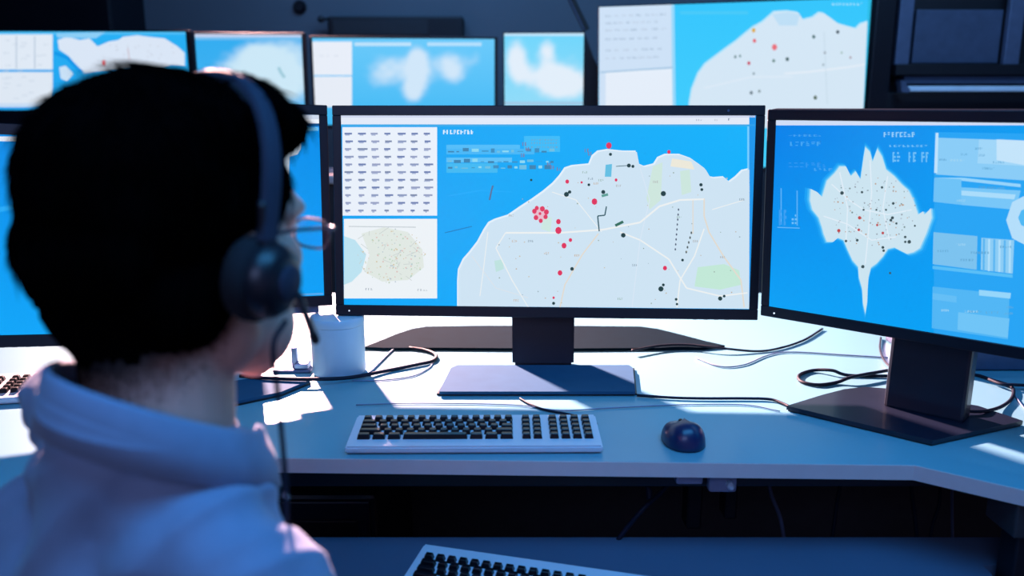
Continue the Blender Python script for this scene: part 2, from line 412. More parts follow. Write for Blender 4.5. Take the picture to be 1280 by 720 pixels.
for u, v, r_ in ((668, 264, 3.0), (671, 260, 2.6), (678, 261, 3.2), (683, 265, 3.2), (682, 271, 2.8), (670, 272, 3.0), (676, 276, 2.6), (675, 267, 1.8)): S.dot(u, v, r_, rgb(222, 60, 96), 6, r_ * 1.1)
S.dot(675, 267.5, 8, rgb(232, 190, 206), 5, 9)
DK = rgb(36, 64, 66)
for u, v, r_ in ((708, 243, 3.2), (712, 240, 2.2), (829, 242, 3.4), (876, 231, 2.2), (877, 237, 1.9), (779, 294, 3.0), (715, 336, 2.4), (826, 361, 3.4), (829, 356, 1.9), (853, 325, 1.8), (900, 373, 2.8), (905, 370, 1.8), (786, 207, 2.6), (791, 208, 2.0), (763, 193, 2), (736, 231, 1.8), (754, 240, 2.6), (664, 225, 1.5), (845, 374, 1.8), (846, 380, 1.6), (692, 379, 2)): S.dot(u, v, r_, DK, 6)
S.line([(758, 258), (756, 269), (747, 270), (749, 289)], 1.6, rgb(50, 90, 100), 5); S.line([(769, 282), (779, 277)], 3.4, rgb(54, 110, 92), 5); S.line([(784, 207), (770, 208)], 1, rgb(90, 120, 130), 5)
for k in range(9): S.dot(848 - k * .5, 262 + k * 6.2, 1.0, rgb(90, 100, 120), 5, 1.6)
for k in range(5): S.dot(864 - k * 1.6, 291 + k * 6, 1.1, rgb(90, 100, 100), 5, 1.8)
for k in range(60):
    u = random.uniform(620, 930); v = random.uniform(215, 380)
    if v > 420 - .3 * u + 0 or u > 720: S.dot(u, v, random.uniform(.5, 1.0), rgb(*random.choice([(190, 170, 150), (160, 180, 190), (200, 190, 170), (150, 170, 160)])), 5)
for u, v in ((735, 222), (748, 224), (742, 228), (728, 214), (770, 231), (816, 226), (790, 330), (680, 315), (636, 268), (640, 300), (718, 318), (846, 270), (866, 300), (900, 320), (924, 248), (772, 372), (642, 374), (660, 300)): S.glyphs(u, v, 7, 3, 3, rgb(*random.choice([(140, 160, 176), (176, 176, 176), (150, 180, 170), (200, 180, 160)])), 5)
S.line([(752, 245), (760, 243)], 3.2, rgb(96, 160, 150), 5); S.dot(727, 228, 1.5, RED, 6)
S.glyphs(554, 162.5, 39, 6, 9, rgb(230, 246, 255), 4)
for v0, v1, u1, c in ((181, 186, 650, (82, 188, 246)), (186, 193, 668, (70, 182, 244)), (197, 203, 640, (92, 192, 246)), (204, 216, 622, (64, 184, 240))): S.quad(558, v0, u1, v1, rgb(*c), 2)
for v in (187, 200, 208):
    u = 560
    while u < 690:
        w = random.uniform(3, 9); S.quad(u, v + random.uniform(-2, 2), u + w, v + random.uniform(2, 4), rgb(*random.choice([(60, 140, 190), (110, 190, 225), (60, 130, 175), (140, 215, 240)])), 3); u += w + random.uniform(2, 5)
S.quad(655, 170, 700, 190, rgb(60, 186, 246), 2)
for v in (174, 178, 183): S.glyphs(664, v, 34, 2.2, 10, rgb(110, 165, 200), 3)
for u, v in ((653, 178), (657, 184), (731, 186), (735, 190), (651, 192), (684, 203), (688, 207), (696, 209)): S.glyphs(u, v, 6, 5, 2, rgb(120, 120, 160), 4)
S.line([(612, 250), (614, 240), (616, 232)], 2, rgb(90, 110, 150), 3)
S.line([(556, 291), (590, 283)], 1, rgb(30, 110, 190), 3); S.line([(560, 245), (600, 238), (640, 240)], 1, rgb(40, 175, 250), 2)
S.glyphs(870, 149, 8, 2.5, 3, rgb(170, 180, 200)); S.glyphs(910, 148, 3, 3, 1, rgb(90, 110, 140)); S.glyphs(893, 149, 5, 2.5, 2, rgb(190, 196, 210))
S.build(tC)
o_, n_ = Vector((-.3403, 1.53, .8665)), x.cross(z)
mb = MB(); mb.lathe([(.0022, 0), (.0022, .001)], o_ + x * .737 + z * .388 + n_ * .002, n_, 12); mb.build('camera_dot', 'frame', tC)
# stand: tapering column on a flat trapezoid foot
mb = MB()
cb = Vector((.062, 1.575, .757)); ct = Vector((.062, 1.60, .92))
for (cc, w, dd) in ((cb, .122, .05),): pass
A = [(-.061, -.022, 0), (.061, -.022, 0), (.061, .03, 0), (-.061, .03, 0)]
v0 = [mb.bm.verts.new(cb + Vector(a)) for a in A]; v1 = [mb.bm.verts.new(ct + Vector((a[0] * 1.03, a[1], 0))) for a in A]; v2 = [mb.bm.verts.new(Vector((.062, 1.63, 1.10)) + Vector((a[0] * .9, a[1] * .7, 0))) for a in A]
for q0, q1 in ((v0, v1), (v1, v2)):
    for i in range(4): mb.bm.faces.new((q0[i], q0[(i + 1) % 4], q1[(i + 1) % 4], q1[i]))
mb.bm.faces.new(v0[::-1]); mb.bm.faces.new(v2)
bmesh.ops.bevel(mb.bm, geom=[e for e in mb.bm.edges], offset=.005, segments=2, affect='EDGES')
mb.build('stand_column', 'gloss', tC)
mb = MB(); mb.box((.062, 1.605, 1.04), (.12, .05, .11), .006); mb.build('hinge', 'black', tC)
mb = MB(); mb.prism([on_z(u, v, .7503) for u, v in ((546, 494), (796, 494), (793, 462), (568, 461))], (0, 0, .0035)); mb.build('foot_pad', 'black', tC)
mb = MB(); fs = mb.prism([on_z(u, v, .754) for u, v in ((549, 493), (794, 493), (791, 463), (786, 459.5), (572, 459.5), (564, 463))], (0, 0, .0055))
mb.build('stand_base', 'base', tC)
mb = MB(); mb.box((.062, 1.553, .872), (.03, .003, .006), .001); mb.build('release_button', 'steel', tC)

# ---- right monitor
x, z, _ = basis(.7058, -.0838, -.0048); oR = CAM + (Vector((.4938, 1.5718, .8558)) - CAM) * .9
x, z, _ = basis(.7058, -.0838, -.0048)
tR, S = monitor('black monitor angled at the right edge showing a white island map on blue', oR, x, z, .81 * .9, .40 * .9, (.0149, .0153, .0171, .0194))
S.grid(lambda a, b: mix(mix(rgb(4, 128, 232), rgb(20, 170, 246), a * 1.2), rgb(6, 160, 244), b), 20, 10)
S.quad(960, 144, 1400, 156.5, rgb(208, 222, 246))
isl = [(1082, 391), (1079, 378), (1078, 360), (1074, 346), (1073, 333), (1066, 325), (1060, 312), (1055, 300), (1048, 297), (1042, 302), (1034, 302), (1030, 292), (1028, 284), (1024, 272), (1016, 262), (1013, 250), (1014, 236), (1022, 240), (1028, 246), (1034, 226), (1044, 216), (1050, 208), (1058, 208), (1064, 220), (1070, 214), (1076, 224), (1080, 196), (1082, 184), (1088, 190), (1091, 202), (1097, 186), (1103, 196), (1108, 212), (1118, 220), (1127, 230), (1136, 238), (1142, 250), (1148, 268), (1154, 264), (1156, 268), (1164, 260), (1165, 272), (1158, 292), (1150, 310), (1142, 315), (1134, 317), (1126, 313), (1118, 309), (1110, 311), (1104, 320), (1096, 329), (1089, 334), (1086, 346), (1085, 360), (1084.5, 376)]
cx_, cy_ = 1088, 262
def grow(P, g): return [(cx_ + (u - cx_) * (1 + g / 80), cy_ + (v - cy_) * (1 + g / 100)) for u, v in P]
S.poly(grow(isl, 8), rgb(24, 160, 244), 1); S.poly(grow(isl, 4.5), rgb(60, 180, 246), 2); S.poly(grow(isl, 2), rgb(130, 208, 250), 3); S.poly(isl, rgb(204, 228, 240), 4)
for P in ([(1040, 230), (1062, 250), (1080, 262), (1110, 268), (1140, 262)], [(1088, 200), (1090, 240), (1086, 290), (1082, 330)], [(1030, 270), (1060, 280), (1090, 300), (1120, 296)], [(1110, 220), (1104, 260), (1112, 300)], [(1050, 215), (1060, 260), (1058, 300)]):
    S.line(P, 1.3, rgb(226, 238, 248), 5)
for i in range(130):
    a = random.uniform(0, 6.28); q = random.random() ** .5
    u = 1090 + 56 * q * math.cos(a); v = 264 + 46 * q * math.sin(a)
    S.dot(u, v, random.uniform(.5, 1.2), rgb(*random.choice([(150, 160, 170), (190, 160, 140), (120, 140, 140), (180, 196, 210)])), 5)
for u, v, r_ in ((1075, 272, 2.2), (1074, 287, 1.8), (1104, 291, 1.8), (1097, 281, 1.6), (1049, 288, 2.2)): S.dot(u, v, r_, rgb(190, 70, 70), 6)
for u, v, r_ in ((1053, 241, 2.4), (1103, 234, 1.6), (1116, 272, 2), (1114, 275, 1.8), (1137, 302, 2.4), (1132, 296, 1.7), (1104, 309, 1.9), (1105, 313, 1.7), (1079, 333, 2.2), (1058, 301, 1.7), (1113, 341, 1.5), (1078, 240, 1.6), (1072, 300, 1.8), (1080, 262, 1.4), (1132, 302, 1.6), (1108, 262, 1.4), (1096, 262, 1.3), (1121, 279, 1.5), (1144, 282, 1.3), (1117, 254, 1.8)): S.dot(u, v, r_, rgb(60, 80, 84), 6)
def wash(u0, v0, u1, v1, u2, v2, u3, v3, c, layer=2): S.poly([(u0, v0), (u1, v1), (u2, v2), (u3, v3)], c, layer)
# side panel with pale translucent blocks
wash(1168, 165, 1340, 168, 1340, 450, 1166, 430, rgb(40, 164, 244), 1)
wash(1172, 172, 1290, 176, 1290, 226, 1170, 218, rgb(138, 204, 246)); wash(1224, 174, 1290, 176, 1290, 208, 1222, 204, rgb(160, 214, 248), 3); wash(1246, 174, 1290, 176, 1290, 208, 1246, 200, rgb(196, 228, 250), 4)
wash(1170, 166, 1173.5, 166, 1172, 216, 1168, 216, rgb(190, 226, 252), 5)
wash(1168, 222, 1204, 222, 1276, 230, 1276, 234, rgb(150, 212, 250)); wash(1168, 222, 1202, 224, 1202, 256, 1167, 252, rgb(110, 194, 246), 3); wash(1202, 234, 1276, 238, 1270, 262, 1202, 256, rgb(120, 198, 247), 3); wash(1202, 238, 1270, 243, 1268, 249, 1202, 244, rgb(170, 220, 250), 4)
wash(1167, 290, 1222, 295, 1221, 337, 1166, 330, rgb(124, 194, 238)); wash(1227, 297, 1268, 300, 1266, 342, 1226, 337, rgb(140, 204, 244)); 
for k in range(6): wash(1229 + k * 6.5, 298 + k * .5, 1231.5 + k * 6.5, 298 + k * .5, 1231 + k * 6.5, 338 + k * .6, 1228.5 + k * 6.5, 338 + k * .6, rgb(176, 222, 250) if k % 2 else rgb(90, 180, 240), 4)
wash(1166, 332, 1266, 343, 1266, 347, 1166, 336, rgb(90, 190, 246), 3)
wash(1166, 358, 1262, 368, 1260, 424, 1165, 410, rgb(82, 182, 244)); wash(1224, 362, 1264, 366, 1263, 373, 1224, 369, rgb(150, 214, 250), 4); wash(1198, 390, 1262, 398, 1260, 422, 1197, 412, rgb(112, 196, 246), 3)
wash(1166, 366, 1196, 370, 1196, 378, 1166, 374, rgb(100, 190, 245), 4)
S.dot(1284, 275, 26, rgb(180, 222, 250), 5, 32); S.dot(1286, 272, 13, rgb(80, 184, 244), 6, 13); S.dot(1290, 276, 9, rgb(180, 222, 250), 7, 10)
for k in range(26):
    u = random.uniform(1172, 1262); v = random.choice([182, 190, 198, 206, 230, 248, 303, 312, 322, 378, 386]) + (u - 1172) * .05
    S.glyphs(u, v, random.uniform(8, 20), 3, 5, rgb(*random.choice([(100, 170, 215), (160, 212, 242), (92, 160, 205)])), 5)
S.glyphs(1105, 165, 40, 7, 8, rgb(150, 208, 246)); S.glyphs(1112, 181, 50, 3, 9, rgb(110, 190, 244))
for u in (1116, 1136, 1152): S.glyphs(u, 190, 11, 14, 2, rgb(110, 190, 245))
S.glyphs(986, 168, 44, 3, 7, rgb(70, 160, 236)); S.glyphs(988, 177, 40, 6, 6, rgb(70, 165, 240)); S.glyphs(986, 203, 50, 7, 7, rgb(50, 150, 238)); S.glyphs(1018, 210, 24, 4, 4, rgb(70, 165, 240))
for (a, b, c, d) in ((976, 235, 977.5, 280), (996, 238, 997.5, 282)): S.quad(a, b, c, d, rgb(90, 175, 244), 3)
S.glyphs(974, 262, 12, 22, 2, rgb(60, 158, 240)); S.glyphs(990, 268, 8, 14, 2, rgb(110, 190, 246)); S.line([(972, 284), (1000, 285)], 1.2, rgb(100, 180, 244))
S.build(tR)
n_ = x.cross(z); nh = Vector((n_.x, n_.y, 0)).normalized(); xh = Vector((x.x, x.y, 0)).normalized()
ccb = on_z(1157, 517, .757); ccb = ccb + nh * (.0 - .0)
mb = MB(); o0 = ccb - xh * .064 - nh * .03
mb.obox(o0, xh * .124, nh * .045, Vector((0, 0, .17)) - nh * .01, .006); mb.build('stand_column', 'gloss', tR)
mb = MB(); mb.obox(o0 + xh * .01 + Vector((0, 0, .165)) - nh * .012, xh * .104, nh * .04, Vector((0, 0, .14)), .005); mb.build('hinge', 'black', tR)
mb = MB(); P = [on_z(u, v, .753) for u, v in ((983, 512), (1165, 556), (1278, 531), (1222, 512), (1120, 495), (1106, 490), (1080, 488), (1055, 491), (1028, 498))]
mb.prism(P, (0, 0, .007)); mb.build('stand_base', 'gloss', tR)
mb = MB(); c_ = sum(P, Vector()) / len(P); mb.prism([Vector((0, 0, -.0027)) + c_ + (p - c_) * .985 for p in P], (0, 0, .0028)); mb.build('foot_pad', 'black', tR)

# ---- mid-left monitor, mostly behind the head
x, z, _ = basis(-.3354, .1, -.0307); KM = .958; oM = CAM + (Vector((-.7998, 1.4662, .8793)) - CAM) * KM
tM, S = monitor('black monitor left of centre, half hidden behind the headset wearer', oM, x, z, .46 * KM, .40 * KM, (.0154, .0158, .0187, .0202))
S.grid(lambda a, b: mix(rgb(0, 140, 232), rgb(4, 160, 246), b), 4, 6)
S.quad(200, 142, 410, 154.5, rgb(206, 218, 236)); S.quad(200, 149, 400, 154.5, rgb(236, 243, 252), 2); S.quad(200, 154.5, 410, 158, rgb(10, 80, 140), 2); S.quad(200, 159, 398, 163.5, rgb(110, 195, 245), 2)
S.poly([(200, 172), (372, 170.5), (376, 174), (376, 186), (372, 193), (362, 196), (360, 240), (358, 300), (352, 368), (200, 368)], rgb(206, 226, 246), 3)
S.quad(366, 270, 384, 283, rgb(20, 150, 238), 2); S.line([(200, 375), (404, 367)], 2, rgb(90, 170, 236), 2)
S.build(tM)
mb = MB(); P = [on_z(u, v, .753) for u, v in ((225, 521), (352, 493.5), (388, 478.5), (330, 474), (215, 492))]
mb.prism(P, (0, 0, .006)); mb.build('stand_base', 'base', tM)
mb = MB(); c_ = sum(P, Vector()) / len(P); mb.prism([Vector((0, 0, -.0027)) + c_ + (p - c_) * 1.01 for p in P], (0, 0, .0035)); mb.build('foot_pad', 'black', tM)
n_ = x.cross(z); nh = Vector((n_.x, n_.y, 0)).normalized(); xh = Vector((x.x, x.y, 0)).normalized(); cb = oM + xh * .20; cb.z = .757
mb = MB(); mb.obox(cb - nh * .10, xh * .1, nh * .045, (0, 0, .30), .006); mb.build('stand_column', 'gloss', tM)
mb = MB(); mb.obox(oM + x * .34 - z * .014 - n_ * .026, x * .075, n_ * .02, z * .014, .002); mb.build('button_strip', 'frame', tM)

# ---- far-left monitor
x, z, _ = basis(-.2771, .1, -.0498); oF = Vector((-1.4168, 1.1543, .8945))
tF, S = monitor('black monitor at the far left edge with a plain blue picture', oF, x, z, .7, .37, (.016, .0165, .0185, .021))
S.grid(lambda a, b: mix(rgb(0, 138, 228), rgb(10, 165, 248), b), 6, 6)
S.quad(-500, 168.5, 100, 177.5, rgb(226, 234, 248)); S.line([(-500, 300), (0, 262), (60, 250)], 6, rgb(40, 170, 246), 2)
S.build(tF)
n_ = x.cross(z); nh = Vector((n_.x, n_.y, 0)).normalized(); xh = Vector((x.x, x.y, 0)).normalized(); cb = oF + xh * .30; cb.z = .757
mb = MB(); mb.obox(cb - nh * .20, xh * .11, nh * .045, nh * .11 + Vector((0, 0, .30)), .006); mb.build('stand_column', 'gloss', tF)
mb = MB(); mb.obox(cb - nh * .27 - xh * .06 - Vector((0, 0, .006)), xh * .24, nh * .16, (0, 0, .008), .003); mb.build('stand_base', 'gloss', tF)

# ================================================================== BACK ROW
con = thing('back_console', (-.6, 3.95, 0), 'dark counter behind the front desks that carries the back row of screens', 'counter')
mb = MB(); mb.box((-1.25, 3.95, .47), (3.6, .55, .94), .01); mb.build('cabinet', 'panel', con)
mb = MB(); mb.box((-1.25, 3.94, .955), (3.7, .62, .03), .006); mb.build('worktop', 'edge', con)
def back_screen(label, tl, tr, ytop, H, yaw=0, roll=0.0, y=3.8, bz=(.012, .012, .012, .016), depth=.05, name='monitor', cat='monitor', foot=True, bm_='bezel'):
    A = on_y(tl[0], tl[1], y); B = on_y(tr[0], tr[1], y)
    if yaw == 0: xx = (B - A).normalized(); W = (B - A).length
    else:
        c, s_ = math.cos(yaw), math.sin(yaw); r = ray(*tr)
        # where the ray of the right corner meets the turned vertical plane
        nrm = Vector((-s_, -c, 0)); t = (A - CAM).dot(nrm) / r.dot(nrm); B = CAM + r * t; xx = (B - A).normalized(); W = (B - A).length
    n = Vector((xx.y, -xx.x, 0)).normalized(); n = n if n.y < 0 else -n
    zz = (n.cross(xx)).normalized(); zz = zz if zz.z > 0 else -zz
    o = A - zz * H
    t, S = monitor(label, o, xx, zz, W, H, bz, depth, None, base_z=.97 if foot else o.z, name=name, cat=cat, led=False, bmat=bm_)
    if foot:
        nn = xx.cross(zz); c = o + xx * (W / 2) - nn * .05
        mb = MB(); mb.box((c.x, c.y + .02, (.985 + o.z + .15) / 2), (.07, .035, o.z + .15 - .985), .006); mb.build('stand_column', 'black', t)
        mb = MB(); mb.box((c.x, c.y, .977), (.26, .2, .012), .005); mb.build('stand_base', 'black', t)
    return t, S
# B1
t, S = back_screen('back-row screen at the far left with two white panels and a world map', (-40, 37), (235, 37.5), None, .425, bz=(.012, .012, .008, .075), bm_='bezel')
S.grid(lambda a, b: mix(rgb(40, 176, 244), rgb(30, 160, 236), b), 6, 4)
S.quad(-40, 40, 232, 43, rgb(80, 190, 246), 1)
S.quad(-40, 43, 66, 87, rgb(224, 234, 246)); S.quad(-40, 90, 66, 131, rgb(222, 232, 244)); 
for u in (20, 43): S.quad(u, 45, u + 1.2, 86, rgb(170, 190, 212), 2)
for k in range(24): S.glyphs(random.uniform(2, 56), random.uniform(48, 124), 7, 2.2, 3, rgb(190, 204, 222), 3)
S.poly([(72, 50), (84, 46), (100, 50), (112, 48), (122, 58), (136, 52), (148, 50), (154, 46), (172, 44), (186, 46), (206, 48), (222, 58), (231, 66), (231, 83), (214, 82), (196, 90), (170, 84), (150, 88), (122, 90), (106, 92), (96, 82), (86, 70), (74, 62)], rgb(218, 230, 246), 2)
S.poly([(74, 84), (82, 82), (92, 92), (84, 102), (76, 98)], rgb(200, 224, 246), 2); S.poly([(70, 42), (132, 40), (120, 48), (72, 47)], rgb(140, 206, 246), 2)
S.line([(68, 66), (84, 72), (102, 90)], 4, rgb(16, 150, 232), 3); S.dot(130, 79, 2.2, rgb(230, 90, 100), 5, 4)
S.line([(160, 60), (162, 76)], 1.2, rgb(200, 180, 190), 4); S.quad(-40, 129, 232, 134, rgb(200, 220, 244), 3)
for k in range(26): S.dot(random.uniform(110, 224), random.uniform(56, 80), .9, rgb(198, 206, 222), 4)
S.build(t)
mb = MB(); c_ = t.location; 
# B2
t, S = back_screen('small back-row screen with a pale blurred map, second from the left', (241, 40), (379.5, 41), None, .40, bz=(.008, .010, .008, .02))
S.grid(cloud(rgb(50, 172, 240), rgb(70, 180, 240), rgb(204, 232, 247), [(352, 110, 40, 34, 1.1), (322, 68, 26, 16, .8), (300, 90, 36, 22, .6), (366, 64, 30, 30, .45), (280, 120, 40, 24, .5)], (241, 41, 379, 168)), 46, 40)
S.quad(242, 41.5, 378, 46.5, rgb(196, 210, 240), 1); S.quad(242, 46.5, 378, 50, rgb(110, 190, 240), 1)
S.line([(348, 84), (352, 92), (356, 97)], 4, rgb(160, 204, 220), 2)
S.build(t)
# B3
t, S = back_screen('wide back-row screen with white side panel and a pale map, above the centre monitor', (387, 44.5), (622, 46), None, .41, bz=(.011, .014, .010, .02))
S.grid(cloud(rgb(104, 200, 248), rgb(60, 184, 244), rgb(208, 230, 248), [(522, 72, 12, 16, .9), (522, 96, 18, 20, .9), (515, 120, 13, 14, .9), (562, 78, 20, 16, .7), (568, 96, 16, 14, .6), (486, 84, 28, 18, .6), (474, 104, 22, 14, .4), (595, 74, 14, 16, .3)], (387, 46, 621, 166)), 70, 40)
S.quad(389, 52, 440, 94, rgb(232, 238, 248)); S.quad(389, 95.5, 440, 134, rgb(230, 236, 246))
S.quad(443, 53, 514, 57.5, rgb(190, 226, 250), 2); S.quad(534, 53, 602, 57.5, rgb(180, 222, 250), 2)
for k in range(3): S.glyphs(400 + k * 9, 69, 5, 2, 2, rgb(205, 214, 228), 3)
S.build(t)
# B4 with the arm above
t, S = back_screen('narrow back-row screen hung from a slanted arm', (628.5, 40), (731, 39.5), None, .40, bz=(.006, .004, .006, .02), yaw=0, name='monitor', foot=False)
S.grid(cloud(rgb(110, 212, 249), rgb(150, 220, 247), rgb(226, 238, 249), [(644, 78, 14, 28, 1.0), (656, 100, 16, 14, .5), (684, 66, 12, 18, .8), (706, 112, 34, 22, 1.3), (690, 100, 20, 18, .6), (722, 70, 14, 12, .2)], (628, 40, 732, 164)), 40, 44)
S.quad(628, 41, 731, 45, rgb(190, 226, 248), 1)
S.quad(630, 127, 733, 131, rgb(160, 200, 228), 3)
S.build(t)
mb = MB(); a = on_y(702, -26, 3.78); b = on_y(733, 38, 3.78); mb.tube([a, b], .016, 10, smooth=False); mb.build('arm', 'dark', t)
mb = MB(); mb.tube([a + Vector((-.012, -.022, 0)), b + Vector((-.012, -.022, 0))], .005, 6, smooth=False); mb.build('arm_rail', 'frame', t)
mb = MB(); mb.tube([a, Vector((a.x - .12, 3.9, 2.9))], .02, 10, smooth=False); mb.build('drop_pole', 'dark', t)
mb = MB(); P = [on_y(u, v, 3.80) for u, v in ((730.5, 40), (735, 52), (742, 72), (748, 84), (751, 131), (755, 210), (733, 210))]; mb.prism(P, (0, .09, 0)); mb.build('side_housing', 'black', t)
# big right back screen
A = on_y(748, 7.5, 3.4); 
t, S = back_screen('large tilted wall screen at the upper right showing a white coast map', (748, 7.5), (1090.5, -4), None, .66, yaw=.12, y=3.4, bz=(.003, .003, .004, .02), name='wall_screen', cat='screen', foot=False)
S.grid(lambda a, b: mix(rgb(50, 196, 250), rgb(66, 206, 252), b), 6, 5)
S.poly([(749, 9), (839, 5), (842, 150), (749, 150)], rgb(205, 224, 244)); S.poly([(757, 90), (841, 86), (843, 150), (757, 150)], rgb(228, 237, 248), 2); S.line([(750, 90.5), (841, 84.5)], 1.6, rgb(150, 190, 220), 4)
S.poly([(839, 4), (843, 4), (845, 160), (841, 160)], rgb(150, 214, 248), 3)
for v in (19, 28, 37, 48, 62, 72):
    u = 757
    while u < 826:
        w = random.uniform(4, 9); S.glyphs(u, v - (u - 757) * .03, w, 2.6, 3, rgb(*random.choice([(150, 172, 196), (176, 192, 212), (130, 156, 182)])), 4); u += w + random.uniform(1, 6)
cst = [(863, 160), (862, 130), (865, 112), (873, 92), (882, 80), (894, 71), (906, 62), (920, 52), (932, 42), (942, 34), (953, 28), (960, 22), (968, 15), (984, 14), (998, 16), (1004, 25), (1016, 22), (1024, 16), (1030, 17), (1040, 24), (1048, 30), (1062, 34), (1070, 36), (1076, 30), (1086, 27), (1087, 160)]
S.poly([(u - 1.5, v - 1.5) for u, v in cst], rgb(170, 226, 250), 1); S.poly(cst, rgb(212, 230, 244), 2)
S.poly([(965, 18), (984, 15), (1000, 18), (996, 32), (974, 32)], rgb(190, 222, 244), 3)
for u, v, r_, c in ((943, 51, 2.2, (226, 90, 100)), (968, 59, 3.4, (232, 110, 120)), (936, 79, 2.0, (200, 50, 80)), (942, 38, 2.4, (220, 170, 60)), (919, 71, 1.6, (70, 110, 110)), (925, 70, 1.4, (90, 130, 130)), (967, 76, 1.8, (80, 120, 110)), (984, 74, 2.2, (60, 90, 90)), (1017, 46, 2, (40, 90, 90)), (1047, 40, 2, (40, 60, 70)), (1019, 122, 2.2, (70, 90, 60)), (939, 116, 1.9, (70, 90, 100)), (949, 114, 1.6, (110, 130, 130)), (1031, 66, 1.5, (150, 160, 170)), (1063, 72, 1.4, (170, 150, 160)), (942, 92, 1.4, (120, 140, 150)), (1029, 81, 1.3, (140, 160, 170)), (1052, 66, 1.3, (150, 180, 170))): S.dot(u, v, r_, rgb(*c), 5, r_ * 1.2)
S.line([(980, 92), (1010, 90), (1060, 84), (1086, 80)], 2.4, rgb(226, 236, 246), 3); S.line([(1030, 40), (1034, 130)], 1.4, rgb(200, 220, 234), 3); S.line([(880, 110), (940, 96), (990, 96)], 1.5, rgb(222, 234, 246), 3)
S.glyphs(1040, 4, 40, 3, 9, rgb(170, 230, 252), 3); S.quad(850, 14, 935, 18, rgb(70, 200, 246), 1)
S.poly([(1085.5, -4), (1094, -4), (1095, 160), (1087, 160)], rgb(40, 186, 226), 6)
S.build(t)
mb = MB(); W_ = on_y(920, 60, 3.6); mb.box((W_.x, 4.2, 1.45), (.08, 1.3, .08), .01); mb.box((W_.x, 4.98, 1.45), (.3, .04, .3), .01); mb.build('wall_arm', 'dark', t)

# ================================================================== BACK WALL THINGS
def quadbox(mb, u0, v0, u1, v1, y, d, bev=.003):
    a = on_y(u0, v1, y); b = on_y(u1, v0, y); mb.obox((a.x, y, a.z), (b.x - a.x, 0, 0), (0, d, 0), (0, 0, b.z - a.z), bev)
bar = thing('speaker_bar', on_y(492, 47, 4.95), 'long black bar fixed to the back wall above the wide back-row screen', 'speaker bar')
mb = MB(); quadbox(mb, 410, 20, 579, 50, 4.86, .142, .012); mb.build('housing', 'dark', bar)
mb = MB(); quadbox(mb, 416, 25, 535, 44, 4.85, .012, .004); mb.build('grille', 'panel', bar)
mb = MB(); mb.lathe([(.018, 0), (.02, .015), (.012, .03)], on_y(404, 24, 4.93), (-1, 0, 0), 14); mb.lathe([(.008, 0), (.008, .05)], on_y(411, 24, 4.93), (-1, 0, 0), 10); mb.build('end_knob', 'black', bar)
sen = thing('wall_sensor', on_y(375, 10, 4.99), 'small round black sensor high on the back wall', 'sensor')
p = on_y(375, 9, 5.0); mb = MB(); mb.lathe([(.034, 0), (.034, .02), (.024, .032)], p, (0, -1, 0), 24); mb.build('dome', 'black', sen)
mb = MB(); mb.lathe([(.04, 0), (.04, .006)], p, (0, -1, 0), 24); mb.build('rim', 'dark', sen)
# dark cupboard, upper left
cab = thing('wall_cupboard', (-2.55, 4.8, 1.4), 'near-black tall cupboard against the back wall, upper left', 'cupboard')
a = on_y(138, 30, 4.55)
mb = MB(); mb.obox((-3.65, 4.57, 0), (a.x + 3.65, 0, 0), (0, .42, 0), (0, 0, 2.6), .006); mb.build('body', 'black', cab)
w = (a.x + 3.65) / 2
for k in range(2):
    mb = MB(); mb.obox((-3.64 + k * w, 4.55, .05), (w - .012, 0, 0), (0, .02, 0), (0, 0, 2.5), .003); d = mb.build('door', 'black', cab)
    mb = MB(); mb.tube([(-3.66 + w + (k * 2 - 1) * .04 + .01, 4.53, 1.1), (-3.66 + w + (k * 2 - 1) * .04 + .01, 4.53, 1.35)], .006, 8, smooth=False); mb.build('handle', 'dark', d)
# equipment rack upper right
rk = thing('equipment_rack', (2.4, 3.9, 0), 'dark open metal rack with grey posts and a bright rail, upper right', 'rack')
ry = 3.6
def xw(u, y): return on_y(u, 60, y).x
for u0, u1 in ((1121, 1138), (1257, 1276)):
    mb = MB(); x0, x1 = xw(u0, ry), xw(u1, ry); zb = on_y(1130, 83, ry).z
    mb.obox((x0, ry, zb), (x1 - x0, 0, 0), (0, .03, 0), (0, 0, 2.5 - zb), .004); mb.build('upright', 'frame', rk)
for u0, u1 in ((1094, 1119), (1430, 1455)):
    mb = MB(); x0, x1 = xw(u0, ry), xw(u1, ry); mb.obox((x0, ry + .02, 0), (x1 - x0, 0, 0), (0, .6, 0), (0, 0, 2.5), .004); mb.build('side_post', 'black', rk)
mb = MB(); mb.obox((xw(1100, ry), ry + .12, 1.0), (xw(1450, ry) - xw(1100, ry), 0, 0), (0, .5, 0), (0, 0, 1.5), .004); mb.build('cabinet_back', 'dark', rk)
mb = MB(); quadbox(mb, 1140, 12, 1255, 79, ry + .05, .06); mb.build('front_panel', 'rack', rk)
mb = MB(); quadbox(mb, 1120, 80, 1450, 94, ry - .02, .1); mb.build('shelf', 'dark', rk)
mb = MB(); quadbox(mb, 1130, 95, 1450, 105, ry, .1); mb.build('shelf', 'rack', rk)
mb = MB(); quadbox(mb, 1130, 107.5, 1450, 114.5, ry - .05, .02, .004); mb.build('rail', 'rail', rk)
mb = MB(); P = [on_y(u, v, ry - .06) for u, v in ((1126, 100), (1131, 102), (1138, 112), (1136, 116), (1127, 115))]; mb.prism(P, (0, .04, 0)); mb.build('bracket', 'frame', rk)
mb = MB(); quadbox(mb, 1100, 116, 1450, 210, ry + .02, .3); mb.build('drawer_unit', 'dark', rk)

